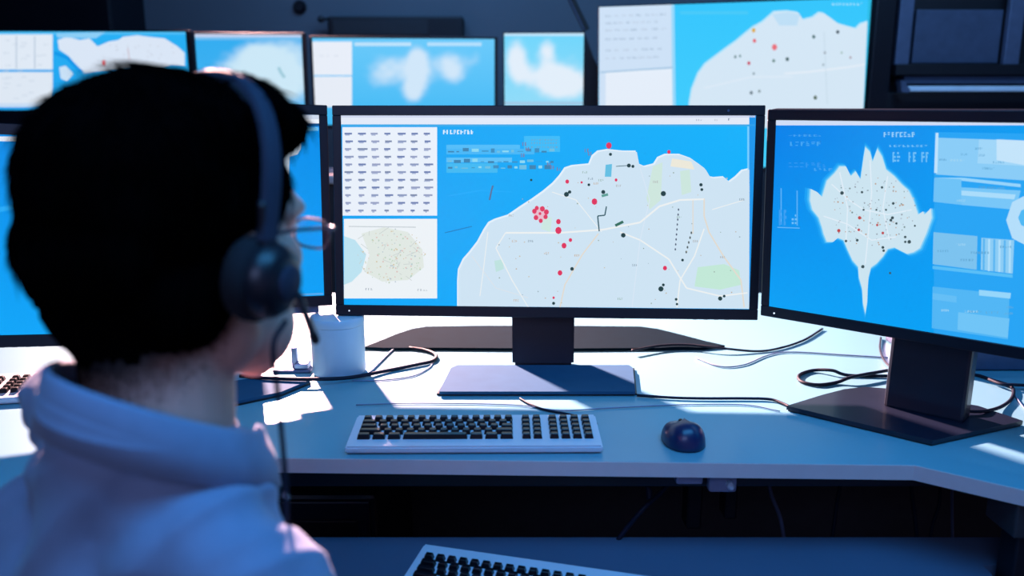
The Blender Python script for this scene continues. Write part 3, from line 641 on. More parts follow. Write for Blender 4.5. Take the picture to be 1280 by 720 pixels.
# ================================================================== THINGS ON THE DESK
# white box-shaped cup between left and centre monitors
p = on_z(419, 473, .75) + Vector((0, .04, 0))
cup = thing('canister', (p.x, p.y, .75), 'round white lidded canister standing left of the centre monitor base', 'container')
mb = MB(); mb.lathe([(.046, .0), (.050, .002), (.0515, .006), (.0515, .098)], (p.x, p.y, .7503), n=48); mb.build('body', 'white', cup, smooth=R(40))
mb = MB(); mb.lathe([(.0515, .0985), (.0520, .100), (.0520, .112), (.0500, .1145), (.0, .1145)], (p.x, p.y, .7503), n=48); mb.build('lid', 'white', cup, smooth=R(40))
# small stand beside it
p = on_z(366, 465, .75)
st = thing('card_holder', (p.x, p.y, .75), 'tiny grey metal holder left of the white canister', 'holder')
mb = MB(); mb.box((p.x + .0, p.y + .015, .7535), (.075, .05, .006), .002); mb.build('plate', 'frame', st)
mb = MB(); mb.box((p.x, p.y + .02, .775), (.012, .01, .04), .002); mb.box((p.x + .018, p.y + .01, .762), (.028, .03, .012), .003); mb.build('upright', 'steel', st)
# thin near-black arched plate behind the centre monitor
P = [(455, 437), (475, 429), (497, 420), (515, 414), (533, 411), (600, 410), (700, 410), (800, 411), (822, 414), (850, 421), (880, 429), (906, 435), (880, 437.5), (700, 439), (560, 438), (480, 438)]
mb = MB(); mb.prism([on_z(u, v, .7505) for u, v in P], (0, 0, .006)); tr = tag(mb.build('arched_plate', 'matte', org=on_z(680, 425, .75)), 'flat black arched plate lying on the desk behind the centre monitor', 'tray')
# blue-grey storage box right of the right monitor stand
p = on_z(1206, 464, .75)
sb = thing('storage_box', (p.x + .25, p.y + .1, .75), 'low blue-grey box on the desk behind the right monitor', 'box')
mb = MB(); mb.obox((p.x - .06, p.y, .751), (.62, 0, 0), (0, .22, 0), (0, 0, .085), .004); mb.build('body', 'frame', sb)
mb = MB(); mb.obox((p.x - .064, p.y - .004, .832), (.628, 0, 0), (0, .228, 0), (0, 0, .012), .003); mb.build('lid', 'frame', sb)

def cable(label, pix, r=.0028, m='cable', zz=.7535, name='cable', extra_start=None, extra_end=None, lifts=None):
    P = [on_z(u, v, zz + (lifts[i] if lifts else 0)) for i, (u, v) in enumerate(pix)]
    if extra_start: P = [Vector(extra_start)] + P
    if extra_end: P = P + [Vector(extra_end)]
    mb = MB(); mb.tube(P, r, 8); return tag(mb.build(name, m, org=(P[0].x, P[0].y, .75), smooth=True), label, 'cable')
cable('thick black cable looping left of the centre monitor past the white canister', [(300, 470), (345, 473), (392, 474), (437, 472), (480, 464), (520, 456), (541, 451), (545, 444), (532, 438), (512, 435)], .0038, lifts=[.009, .009, .009, .005, 0, 0, 0, 0, .0, .0], zz=.7542)
cable('thin grey cable end curling behind the thick black loop', [(462, 466), (476, 452), (492, 437), (505, 434), (520, 437)], .002, 'cable_g', zz=.7525)
cable('pale thin cable lying under the black loop left of centre', [(440, 476), (480, 475), (516, 470), (536, 460), (541, 454)], .0014, 'cable_g', zz=.7518)
cable('black cable running from the centre base towards the right monitor base', [(796, 494), (840, 497), (880, 498), (930, 498), (962, 499), (978, 504), (990, 510)], .0026)
cable('pale cable in front of the centre base crossing to the right', [(445, 506), (520, 504), (640, 506), (700, 513), (760, 510), (850, 506), (930, 506), (975, 514)], .0011, 'cable_g', zz=.7518)
cable('black cable rising from behind the keyboard to the centre base', [(650, 498), (664, 506), (684, 513), (712, 518), (735, 525), (746, 530)], .002, zz=.7525)
cable('black cable looped flat left of the right monitor stand', [(1110, 470), (1060, 469), (1040, 463), (1016, 463), (999, 469), (1002, 477), (1022, 481), (1046, 478), (1066, 471), (1110, 463)], .0032, lifts=[.0, .0, .006, 0, 0, 0, 0, .0, .008, .008])
cable('grey-black cable from under the right monitor corner across the black plate end', [(1028, 411), (1005, 425), (975, 435), (945, 439), (900, 435), (860, 431), (825, 432), (790, 438)], .0026, lifts=[0, 0, 0, 0, .007, .007, .007, .007])
cable('pale cable lying right of the black plate, under the right monitor', [(870, 447), (900, 458), (930, 456), (960, 444), (990, 440), (1060, 444), (1110, 447)], .0016, 'cable_g', zz=.7522)
cable('thin cable hanging below the right monitor beside its column', [(1101, 422), (1100, 436), (1105, 450), (1116, 462)], .002)
cable('black cable looping right of the right monitor column', [(1206, 514), (1230, 514), (1250, 509), (1263, 500), (1267, 490), (1262, 482), (1240, 475), (1222, 469), (1200, 467)], .003, lifts=[.012, .010, .002, 0, 0, 0, 0, 0, 0])
cable('black cable leaving the frame at the right edge of the desk', [(1236, 474), (1252, 480), (1268, 481), (1290, 482), (1320, 484)], .003, zz=.7595)
cable('pale grey cable crossing the right corner of the desk top', [(1268, 493), (1274, 502), (1282, 512), (1292, 520)], .0012, 'cable_g', zz=.7518)

# ------------------------------------------------------------------ keyboards
def keyboard(label, pos, rz, w=.385, d=.128):
    t = thing('keyboard', pos, label, 'keyboard')
    z0 = pos[2]
    def lw(x, y, z=0): return Vector(pos) + Matrix.Rotation(rz, 3, 'Z') @ Vector((x, y, 0)) + Vector((0, 0, z))
    ex = Matrix.Rotation(rz, 3, 'Z') @ Vector((1, 0, 0)); ey = Matrix.Rotation(rz, 3, 'Z') @ Vector((0, 1, 0)); ez = Vector((0, 0, 1))
    mb = MB()   # wedge chassis, higher at the back
    prof = [(-w / 2, -d / 2, .002), (-w / 2, -d / 2, .013), (-w / 2, d / 2, .021), (-w / 2, d / 2, .002)]
    a = [mb.bm.verts.new(lw(*q)) for q in prof]; b = [mb.bm.verts.new(lw(-q[0], q[1], q[2])) for q in prof]
    mb.bm.faces.new(a); mb.bm.faces.new(b[::-1])
    for i in range(4): mb.bm.faces.new((a[i], b[i], b[(i + 1) % 4], a[(i + 1) % 4]))
    bmesh.ops.bevel(mb.bm, geom=[e for e in mb.bm.edges], offset=.0028, segments=2, affect='EDGES'); mb.build('chassis', 'kbody', t)
    for x_ in (-w / 2 + .03, w / 2 - .03):
        for y_ in (-d / 2 + .015, d / 2 - .015):
            mb = MB(); mb.lathe([(.006, 0), (.006, .0025)], lw(x_, y_), n=10); mb.build('rubber_foot', 'black', t)
    slope = math.atan((.021 - .013) / d)
    def zat(y): return .013 + (y + d / 2) / d * .008
    cache = {}
    def key(cx, cy, kw, kd, nm='key'):
        k = (round(kw, 4), round(kd, 4))
        if k not in cache:
            mk = MB(); q = Matrix.Rotation(rz, 3, 'Z') @ Matrix.Rotation(slope, 3, 'X')
            def c(x_, y_, z_): return q @ Vector((x_, y_, z_))
            lo = [mk.bm.verts.new(c(s1 * kw / 2, s2 * kd / 2, -.001)) for s1, s2 in ((-1, -1), (1, -1), (1, 1), (-1, 1))]
            hi = [mk.bm.verts.new(c(s1 * (kw / 2 - .002), s2 * (kd / 2 - .002) + .0006, .0075)) for s1, s2 in ((-1, -1), (1, -1), (1, 1), (-1, 1))]
            mk.bm.faces.new(lo[::-1]); mk.bm.faces.new(hi)
            for i in range(4): mk.bm.faces.new((lo[i], lo[(i + 1) % 4], hi[(i + 1) % 4], hi[i]))
            bmesh.ops.bevel(mk.bm, geom=[e for e in mk.bm.edges], offset=.0008, segments=1, affect='EDGES')
            me = bpy.data.meshes.new('key'); bmesh.ops.recalc_face_normals(mk.bm, faces=mk.bm.faces); mk.bm.to_mesh(me); mk.bm.free(); me.materials.append(M['key']); cache[k] = me
        o = bpy.data.objects.new(nm, cache[k]); COL.objects.link(o); o.parent = t
        o.location = lw(cx, cy, zat(cy)) - Vector(pos)
    u = .0172; x0 = -w / 2 + .012; yb = -d / 2 + .030; g = .0033
    rows = [[1.25, 1.25, 1.25, 5.5, 1.25, 1.25, 1.25], [2.2] + [1] * 10 + [1.8], [1.7] + [1] * 11 + [1.3], [1.5] + [1] * 12 + [.5 + .0], [1] * 13 + [1]]
    rowp = .0151
    for ri, row in enumerate(rows):
        xx = x0; f_ = 14 * u / (sum(row) * u)
        for kw in row:
            ww = kw * u * f_; key(xx + ww / 2, yb + ri * rowp, ww - g, .0151 - g); xx += ww
    # function row is short on compact boards; navigation and number blocks
    for ri in range(5):
        for c in range(2): key(x0 + 14 * u + .010 + (c + .5) * u, yb + ri * rowp, u - g, .0151 - g)
        for c in range(4): key(x0 + 16 * u + .018 + (c + .5) * u * 1.02, yb + ri * rowp, u * 1.02 - g, .0151 - g)
    return t
a, b = on_z(425, 569, .75), on_z(748, 571, .75)
keyboard('white and black keyboard on the desk in front of the centre monitor', (-.057, 1.194, .75), R(.6), w=.385, d=.112)
kb = on_z(540, 683, .6)
keyboard('keyboard lying skewed on the lower shelf at the bottom edge', (.022, 1.005, .6), R(-15), w=.35, d=.125)
kl = on_z(20, 496, .75)
keyboard('keyboard at the left edge, partly hidden by the blue shirt', (kl.x - .135, kl.y - .01, .75), R(12), w=.385, d=.125)

# ------------------------------------------------------------------ mouse
mp_ = on_z(861, 566, .75) + Vector((0, .043, 0))
ms = thing('mouse', (mp_.x, mp_.y, .75), 'dark blue computer mouse right of the keyboard', 'mouse')
def mouse_bm(part):
    mb = MB(); N = 28; K = 12; rings = []
    for j in range(K + 1):
        t_ = j / K * math.pi / 2
        ring = []
        for i in range(N):
            a = i / N * 2 * math.pi; sx = .031 * (1 + .06 * math.cos(2 * a)); sy = .046
            ex_ = math.copysign(abs(math.cos(a)) ** .8, math.cos(a)); ey_ = math.copysign(abs(math.sin(a)) ** .85, math.sin(a))
            h = .031 * math.sin(t_) * (1 - .22 * (ey_ if j else 0)); k_ = math.cos(t_) ** .55
            ring.append(mb.bm.verts.new(Vector((mp_.x + sx * ex_ * k_, mp_.y + sy * ey_ * k_, .7515 + h))))
        rings.append(ring)
    for j in range(K):
        for i in range(N): mb.bm.faces.new((rings[j][i], rings[j][(i + 1) % N], rings[j + 1][(i + 1) % N], rings[j + 1][i]))
    mb.bm.faces.new(rings[0][::-1])
    return mb
mouse_bm(0).build('shell', 'mouse', ms, smooth=True)
mb = MB(); mb.lathe([(.007, -.003), (.0085, -.002), (.0085, .002), (.007, .003)], (mp_.x, mp_.y + .022, .770), (1, 0, 0), 18); mb.build('scroll_wheel', 'black', ms)
mb = MB(); mb.tube([(mp_.x, mp_.y - .012, .7845), (mp_.x, mp_.y + .0, .7828), (mp_.x, mp_.y + .012, .7805)], .0008, 6); mb.build('button_seam', 'black', ms)
mb = MB(); mb.box((mp_.x, mp_.y, .7508), (.035, .06, .0012), .0004); mb.build('glide_pad', 'black', ms)

# ================================================================== UNDER THE DESK
pc = thing('computer_tower', (-.36, 1.5, 0), 'black computer tower under the desk behind the sitting person', 'computer')
mb = MB(); mb.box((-.33, 1.5, .32), (.20, .46, .60), .008); mb.build('case', 'black', pc)
mb = MB(); mb.box((-.33, 1.268, .33), (.18, .008, .56), .003); mb.build('front_panel', 'gloss', pc)
mb = MB(); mb.box((-.33, 1.262, .56), (.14, .006, .035), .002); mb.build('disc_drive', 'dark', pc)
mb = MB(); mb.lathe([(.01, 0), (.01, .004)], (-.33, 1.262, .5), (0, -1, 0), 16); mb.build('power_button', 'frame', pc)
for lab, u0, u1, v0, v1 in (('black power adapter hanging under the desk, nearer the keyboard', 857, 880, 604, 662), ('smaller black adapter hanging under the desk right of the other', 905, 924, 604, 650)):
    c = on_y((u0 + u1) / 2, (v0 + v1) / 2, 1.30); t = thing('power_adapter', (c.x, 1.30, c.z), lab, 'adapter')
    a = on_y(u0, v1, 1.28); b = on_y(u1, v0, 1.28)
    mb = MB(); mb.obox((a.x, 1.28, a.z), (b.x - a.x, 0, 0), (0, .04, 0), (0, 0, b.z - a.z), .004); mb.build('body', 'black', t)
    mb = MB(); mb.tube([(c.x, 1.3, b.z - .002), (c.x + .004, 1.302, (b.z + .72) / 2), (c.x, 1.31, .7265)], .0025, 6); mb.build('lead', 'cable', t)
c = on_y(890, 605, 1.2)
cn = thing('plug_block', (c.x, 1.2, c.z), 'small white plug block clipped under the desk edge near the mouse', 'plug')
a = on_y(884, 613, 1.145); mb = MB(); mb.obox((a.x, 1.135, .69), (.042, 0, 0), (0, .018, 0), (0, 0, .037), .004); mb.build('body', 'cable_g', cn)
mb = MB(); mb.lathe([(.006, 0), (.006, .012), (.003, .016)], (a.x + .03, 1.136, .705), (0, -1, 0), 12); mb.build('plug', 'white', cn)
mb = MB(); mb.box((a.x - .03, 1.143, .715), (.04, .02, .022), .003); mb.build('socket', 'cable_g', cn)
def hang(label, pix, y, r=.004, m='cable'):
    P = [on_y(u, v, y + dy) for u, v, dy in pix]; P[0].z = min(P[0].z, .724)
    mb = MB(); mb.tube(P, r, 8); return tag(mb.build('cable', m, org=P[0], smooth=True), label, 'cable')
hang('thick black cable slanting under the desk down to the lower keyboard', [(838, 600, .05), (826, 616, .03), (806, 634, 0), (782, 662, 0), (764, 686, 0), (745, 704, 0)], 1.16, .0038)
hang('short black cable dropping from the desk beside the slanting one', [(806, 600, .02), (811, 612, .01), (812, 624, 0)], 1.18, .005)
hang('black cable hanging under the desk below the right monitor', [(1138, 598, 0), (1141, 625, 0), (1144, 650, 0), (1148, 690, 0)], 1.4, .0045)
hang('thin black cable curving just right of the hanging one', [(1176, 598, 0), (1174, 630, 0), (1166, 655, 0), (1160, 690, 0)], 1.4, .0035)
hang('grey cable hanging in the dark right of the adapters', [(960, 596, 0), (964, 618, 0), (976, 650, 0), (982, 690, 0)], 1.4, .004, 'frame')
hang('dark cable hanging midway under the desk, slightly slanted', [(1052, 597, 0), (1046, 630, 0), (1038, 690, 0)], 1.42, .004)
hang('pale thin cable near the desk leg under the right wing', [(1190, 604, 0), (1190, 640, 0), (1191, 690, 0)], 1.42, .003, 'frame')

# ================================================================== PERSON
HY = .671
Hc = on_y(224, 282, HY)                         # middle of the head
HYAW = R(35.5); HP = R(7.5); HROLL = R(0)           # turn to the right, nod
HM = Matrix.Rotation(-HYAW, 3, 'Z') @ Matrix.Rotation(-HP, 3, 'X') @ Matrix.Rotation(HROLL, 3, 'Y')
HS = .985
def h(x, y, z): return Hc + HM @ (Vector((x, y, z)) * HS)
BYAW = R(40); BM = Matrix.Rotation(-BYAW, 3, 'Z') @ Matrix.Rotation(R(6), 3, 'Y')
Bc = on_y(203, 521, .628)                        # neck base
def b(x, y, z): return Bc + BM @ Vector((x, y, z))
person = thing('person', (Bc.x, Bc.y, 0), 'dark-haired person in a light blue shirt seen from behind, seated, facing the monitors', 'person')
mb = MB()
mb.ell(h(0, -.012, .03), (.076, .096, .09), HM); mb.ell(h(0, .03, -.03), (.067, .068, .095), HM); mb.ell(h(0, .035, -.088), (.056, .060, .045), HM)
mb.ell(h(0, .080, -.122), (.026, .018, .018), HM); mb.ell(h(0, .058, -.072), (.042, .042, .038), HM); mb.ell(h(0, .060, -.105), (.040, .034, .028), HM); mb.ell(h(0, .055, -.03), (.052, .045, .05), HM); mb.ell(h(0, .07, .02), (.058, .03, .03), HM)
for s in (-1, 1):
    mb.ell(h(s * .046, .06, -.022), (.024, .028, .024), HM); mb.ell(h(s * .054, .010, -.088), (.02, .034, .030), HM)
    mb.ell(h(s * .03, .088, .022), (.022, .012, .009), HM); mb.ell(h(s * .011, .108, -.034), (.008, .009, .008), HM)
    mb.ell(h(s * .077, .016, -.018), (.008, .017, .028), HM); mb.ell(h(s * .081, .010, -.012), (.005, .010, .020), HM)
    mb.ell(h(s * .036, .06, -.085), (.026, .032, .038), HM)
mb.cap(h(0, .094, .010), h(0, .117, -.034), .008, .011)
mb.ell(h(0, .098, -.072), (.022, .009, .006), HM); mb.ell(h(0, .096, -.083), (.019, .009, .006), HM)
nk0 = h(0, -.022, -.05)
mb.cap(nk0, b(0, .0, .0), .062, .058); mb.cap(nk0 + Vector((0, 0, -.03)), b(0, -.01, -.03), .055, .052)
mb.cap(b(-.10, 0, -.09), b(.0, 0, -.09), .034, .034); mb.cap(b(.0, 0, -.09), b(.10, .01, -.135), .034, .030); mb.ell(b(-.01, .01, -.21), (.135, .085, .15), BM); mb.ell(b(0, .02, -.36), (.135, .09, .16), BM)
hip = -.50
for s in (-1, 1):
    mb.cap(b(s * .105, .012, -.14), b(s * .205, .035, -.34), .033, .032); mb.cap(b(s * .205, .035, -.34), b(s * .13, .20, -.405), .036, .026)
    mb.cap(b(s * .09, -.01, hip + .02), b(s * .11, .36, hip - .0), .07, .05)
mb.ell(b(0, -.01, hip + .02), (.15, .11, .09), BM)
ankz = .1
for s in (-1, 1):
    kn = b(s * .11, .36, hip); an = b(s * .11, .34, 0); an.z = ankz; mb.cap(kn, an, .05, .036); t_ = an + BM @ Vector((0, .14, -.05)); mb.cap(an - Vector((0, 0, .045)), t_, .032, .028)
    w0 = b(s * .13, .20, -.405); pal = w0 + BM @ Vector((-s * .02, .055, -.008))
    mb.cap(w0, pal, .024, .022); mb.ell(pal, (.036, .044, .015), BM)
    for k, (L, r_) in enumerate(((.062, .0085), (.07, .009), (.066, .0085), (.052, .0078))):
        base = pal + BM @ Vector(((k - 1.5) * .0195 * -s * -1, .036, .002)); mid = base + BM @ Vector(((k - 1.5) * .003, L * .5, .004)); tip = mid + BM @ Vector((0, L * .42, -.014))
        mb.cap(base, mid, r_, r_ * .95, 10); mb.cap(mid, tip, r_ * .95, r_ * .8, 10)
    th0 = pal + BM @ Vector((-s * .028, -.012, 0)); th1 = th0 + BM @ Vector((-s * .022, .03, -.002)); th2 = th1 + BM @ Vector((-s * .006, .026, -.006))
    mb.cap(th0, th1, .012, .0105, 10); mb.cap(th1, th2, .0105, .009, 10)
body = remeshed(mb, 'body', 'skin', .0036, 7, parent=person)
# shaved fading hair on the nape: a pigment of the skin there
att = body.data.color_attributes.new('stubble', 'FLOAT_COLOR', 'POINT'); w_ = world_of(body); vals = []
for v in body.data.vertices:
    q = HM.inverted() @ (v.co + w_ - Hc); t_ = 0
    if q.y < .02 and q.z < .06 and q.z > -.25:
        lim = -.150 + max(0, (q.y + .085)) * .62; t_ = max(0, min(1, (q.z - lim + .008) / .050)) * max(0, min(1, (.02 - q.y) / .03)); t_ = t_ * t_ * (3 - 2 * t_)
    vals += [t_, t_, t_, 1]
att.data.foreach_set('color', vals)
nt = M['skin'].node_tree; pb = nt.nodes['Principled BSDF']; src = pb.inputs['Base Color'].links[0].from_socket
at = nt.nodes.new('ShaderNodeAttribute'); at.attribute_name = 'stubble'; mx = nt.nodes.new('ShaderNodeMix'); mx.data_type = 'RGBA'
nt.links.new(at.outputs['Fac'], mx.inputs['Factor']); nt.links.new(src, mx.inputs['A']); mx.inputs['B'].default_value = (.012, .009, .009, 1); nt.links.new(mx.outputs['Result'], pb.inputs['Base Color'])
for s in (-1, 1):
    mb = MB(); mb.ell(h(s * .031, .083, .004), (.0125, .0125, .0125), HM); e = mb.build('eye', 'eye', person, smooth=True)
    mb = MB(); mb.ell(h(s * .031, .0915, .004), (.0055, .0045, .0055), HM, 12); mb.build('iris', 'iris', e, smooth=True)
# hair
def hdisp(co, n):
    q = HM.inverted() @ (co - Hc)
    strand = noise.noise(Vector((math.atan2(q.x, q.y + .02) * 26, q.z * 9, 3))) * .0035
    clump = noise.noise(q * 28) * .005
    return strand + clump + abs(noise.noise(Vector((q.x * 150, q.y * 150, q.z * 25)))) * .003
mb = MB()
mb.ell(h(0, -.043, .025), (.090, .080, .090), HM, 28); mb.ell(h(0, -.012, .062), (.086, .088, .064), HM, 28)
mb.ell(h(0, -.07, -.02), (.078, .052, .062), HM, 24); mb.ell(h(0, -.068, -.058), (.058, .034, .045), HM)
mb.cap(nk0 + HM @ Vector((0, -.012, 0)), nk0.lerp(b(0, 0, 0), .30) + HM @ Vector((0, -.010, 0)), .062, .056, 28)
mb.ell(h(.015, .038, .098), (.060, .040, .030), HM); mb.ell(h(.040, .052, .090), (.036, .030, .028), HM); mb.ell(h(-.03, .05, .092), (.05, .035, .03), HM)
for s in (-1, 1): mb.ell(h(s * .056, -.034, -.052), (.030, .044, .042), HM)
for s in (-1, 1): mb.ell(h(s * .074, .0, .03), (.013, .045, .04), HM); mb.ell(h(s * .075, .03, .045), (.010, .022, .03), HM)
hair = remeshed(mb, 'hair', 'hair', .0036, 3, parent=person, disp=hdisp)
from mathutils.bvhtree import BVHTree
def bvh(o):
    w_ = world_of(o); return BVHTree.FromPolygons([v.co + w_ for v in o.data.vertices], [list(p.vertices) for p in o.data.polygons])
tb, th_ = bvh(body), bvh(hair)
def strand(mb, p, nrm, L, r, lift):
    d = (Vector((0, 0, -1)) - nrm * Vector((0, 0, -1)).dot(nrm)); d = (d.normalized() if d.length > .2 else HM @ Vector((0, -1, 0))); sd = nrm.cross(d) * random.uniform(-.25, .25)
    P = [p - nrm * .0006, p + (d + sd) * L * .5 + nrm * lift, p + (d + sd) * L + nrm * lift * random.uniform(.2, 1.4)]
    a_ = nrm.cross(d).normalized(); vs = []
    for q, rr in zip(P, (r, r * .8, r * .15)): vs.append([mb.bm.verts.new(q + a_ * rr), mb.bm.verts.new(q - a_ * rr * .5 + nrm * rr), mb.bm.verts.new(q - a_ * rr * .5 - nrm * rr)])
    for i in range(2):
        for k in range(3): mb.bm.faces.new((vs[i][k], vs[i][(k + 1) % 3], vs[i + 1][(k + 1) % 3], vs[i + 1][k]))
mb = MB(); n_s = 0
for i in range(14000):      # cropped hair thinning out down the nape and over the temples
    a = random.uniform(0, 2 * math.pi); zz_ = random.uniform(-.05, -.19)
    o_ = h(math.cos(a) * .2, math.sin(a) * .2 - .03, zz_); c_ = h(0, -.03, zz_); hit = tb.ray_cast(o_, (c_ - o_).normalized())
    if hit[0] is None: continue
    q = HM.inverted() @ (hit[0] - Hc)
    if q.y > .0: continue
    lim = -.160 + max(0, (q.y + .085)) * .62
    if random.random() > (q.z - lim) / .032: continue
    strand(mb, hit[0], hit[1], random.uniform(.002, .0045), .0003, .0003)
mb.build('cropped_nape_hair', 'hair', hair)['kind'] = 'stuff'
mb = MB()
for i in range(4000):      # loose strands over the crown and sides
    a = random.uniform(0, 2 * math.pi); e_ = random.uniform(-.5, 1.5); o_ = h(.35 * math.cos(a) * math.cos(e_), .35 * math.sin(a) * math.cos(e_), .02 + .35 * math.sin(e_)); c_ = h(0, -.01, .02)
    hit = th_.ray_cast(o_, (c_ - o_).normalized())
    if hit[0] is None: continue
    strand(mb, hit[0], hit[1], random.uniform(.012, .024), .0005, .0008)
mb.build('loose_strands', 'hair', hair)['kind'] = 'stuff'
# shirt
def sdisp(co, n):
    q = BM.inverted() @ (co - Bc)
    f1 = math.sin(q.x * 30 + q.z * 24 + 2.6 * noise.noise(q * 7)) * .0070 * max(0, min(1, (-.06 - q.z) / .1))
    f2 = noise.noise(Vector((q.x * 9 + 3, q.y * 9, q.z * 16))) * .007
    f3 = abs(noise.noise(Vector(((q.x - q.z) * 14, q.y * 5, (q.x + q.z) * 5)))) * -.015
    return f1 + f2 + f3
mb = MB()
mb.ell(b(-.03, .0, -.215), (.158, .118, .19), BM, 32); mb.ell(b(0, .015, -.40), (.165, .115, .19), BM, 32)
for s in (-1, 1):
    up = .046 if s < 0 else -.002
    mb.cap(b(s * .02, -.015, -.045 + up * .12), b(s * (.175 if s < 0 else .122), -.0, -.092 + up), .060, .048, 24); mb.cap(b(s * (.172 if s < 0 else .122), .015, -.105 + up), b(s * .205, .035, -.34), .051, .052, 24); mb.cap(b(s * .205, .035, -.34), b(s * .136, .185, -.40), .052, .038, 24)
    mb.cap(b(s * .03, .02, -.052), b(s * (.13 if s < 0 else .09), .01, -.07 if s < 0 else -.112), .055, .048, 24)
mb.cap(b(0, -.035, -.03), b(0, -.06, -.14), .06, .06, 24); mb.cap(b(-.05, -.025, -.06), b(.05, -.025, -.075), .06, .058, 24); mb.cap(b(-.11, -.045, -.15), b(.10, -.045, -.16), .075, .075, 24)
shirt = remeshed(mb, 'shirt', 'shirt', .0050, 5, parent=person, disp=sdisp)
# collar: stand and folded flap around the neck, open at the front
NC = 44; mb = MB(); rows_ = []
for i in range(NC + 1):
    t_ = i / NC; a = R(-90 + 18) + R(360 - 36) * 0 ; ang = R(108) + R(324) * t_      # from front-left.. around the back .. to front-right
    ca, sa = math.cos(ang), math.sin(ang)
    fr = max(0, sa) if True else 0
    fw = (1 + sa) / 2                                # 0 back, 1 front
    bk = 1 - fw
    zt = .060 - .080 * fw ** 1.1                     # fold line height
    rx, ry_ = .067, .076
    cxy = Vector((ca * rx, sa * ry_ - .004, 0))
    out = Vector((ca, sa, 0))
    flap = .045 + .014 * fw ** 3
    prof = [cxy * .98 + Vector((0, 0, zt - .040)), cxy * .99 + Vector((0, 0, zt - .004)), cxy * 1.02 + Vector((0, 0, zt)), cxy + out * .006 + Vector((0, 0, zt - .003)),
            cxy + out * (.010 + .006 * fw) + Vector((0, 0, zt - flap * .5)), cxy + out * (.015 + .006 * fw) + Vector((0, 0, zt - flap)), cxy + out * (.013 + .006 * fw) + Vector((0, 0, zt - flap - .001)), cxy + out * .012 + Vector((0, 0, zt - flap * .5)), cxy + out * .003 + Vector((0, 0, zt - .008)), cxy * .98 + out * .003 + Vector((0, 0, zt - .040))]
    rows_.append([mb.bm.verts.new(b(*(p + Vector((.006, 0, 0))))) for p in prof])
for i in range(NC):
    for k in range(len(prof)):
        mb.bm.faces.new((rows_[i][k], rows_[i][(k + 1) % 10], rows_[i + 1][(k + 1) % 10], rows_[i + 1][k]))
mb.bm.faces.new(rows_[0]); mb.bm.faces.new(rows_[-1][::-1])
mb.build('collar', 'shirt', shirt, smooth=True)
for k in range(5):
    mb = MB(); yy = .118 - .0 * k; mb.lathe([(.005, 0), (.005, .002), (.003, .003)], b(0, .112 + (.016 if k in (1, 2, 3) else .006), -.12 - k * .075), BM @ Vector((0, 1, 0)), 12); mb.build('button', 'button', shirt)
# trousers and shoes
mb = MB(); mb.ell(b(0, -.01, hip + .03), (.165, .125, .105), BM, 24)
for s in (-1, 1):
    kn = b(s * .11, .36, hip); an = b(s * .11, .34, 0); an.z = .12
    mb.cap(b(s * .09, -.01, hip + .02), kn, .083, .064, 20); mb.cap(kn, an, .064, .05, 20)
remeshed(mb, 'trousers', 'trouser', .007, 4, parent=person)
for s in (-1, 1):
    an = b(s * .11, .34, 0); an.z = .055; toe = an + BM @ Vector((0, .17, 0)); toe.z = .036
    mb = MB(); mb.cap(an, toe, .046, .036, 20); mb.ell(an + Vector((0, 0, .03)), (.046, .05, .045), BM)
    for v in mb.bm.verts: v.co.z = max(v.co.z, .004)
    mb.build('shoe', 'shoe', person, smooth=True)

# headset
hs = thing('headset', h(0, 0, .13), 'dark over-ear headset with a boom microphone worn on the black hair', 'headset')
arc = []
for i in range(25):
    a = R(-4 + 188 * i / 24); 
    arc.append(h(.1035 * math.copysign(abs(math.cos(a)) ** .80, math.cos(a)), .008 + .016 * math.sin(a), .000 + .1265 * math.sin(a) ** .80) if math.sin(a) > 0 else h(.1035 * math.cos(a), .008, .005 + .12 * math.sin(a)))
def band(mb, P, wy, tk, off=0):
    N = len(P); rings = []; yv = HM @ Vector((0, 1, 0))
    for i, p in enumerate(P):
        t_ = (P[min(i + 1, N - 1)] - P[max(i - 1, 0)]).normalized(); o_ = yv.cross(t_).normalized()
        if o_.dot(p - h(0, 0, .03)) < 0: o_ = -o_
        rings.append([mb.bm.verts.new(p + o_ * (tk * q + off) + yv * (wy * w_)) for q, w_ in ((0, -1), (.7, -.8), (1, 0), (.7, .8), (0, 1))])
    for i in range(N - 1):
        for k in range(5): mb.bm.faces.new((rings[i][k], rings[i][(k + 1) % 5], rings[i + 1][(k + 1) % 5], rings[i + 1][k]))
    mb.bm.faces.new(rings[0][::-1]); mb.bm.faces.new(rings[-1])
mb = MB(); band(mb, arc, .0085, .0065); mb.build('headband', 'hband', hs, smooth=R(50))
mb = MB(); band(mb, arc[7:18], .0105, .004, -.003); mb.build('headband_pad', 'foam', hs, smooth=R(50))
for s in (-1, 1):
    ax = HM @ Vector((s, .34, -.05)).normalized(); c = h(s * .086, .008, -.034)
    mb = MB(); mb.lathe([(.026, -.006), (.032, -.004), (.0345, .004), (.034, .011), (.028, .0155)], c, ax, 32); cu = mb.build('ear_cushion', 'foam', hs, smooth=True)
    mb = MB(); mb.lathe([(.029, .012), (.0305, .017), (.029, .024), (.024, .031), (.015, .034), (.0, .0345)], c, ax, 32); cp = mb.build('ear_cup', 'hset', hs, smooth=R(50))
    mb = MB(); mb.lathe([(.014, .0335), (.0145, .037), (.012, .0385), (0, .039)], c, ax, 24); mb.build('cup_cap', 'hband', cp, smooth=R(50))
    mb = MB(); e0 = arc[0] if s > 0 else arc[-1]; mb.tube([e0 + Vector((0, 0, .03)), e0, c + ax * .026 + HM @ Vector((0, 0, .02)), c + ax * .03], .005, 8, flat=(.0075, .004)); mb.build('yoke', 'hset', hs, smooth=True)
ax = HM @ Vector((1, .34, -.05)).normalized(); c = h(.086, .008, -.034) + ax * .030
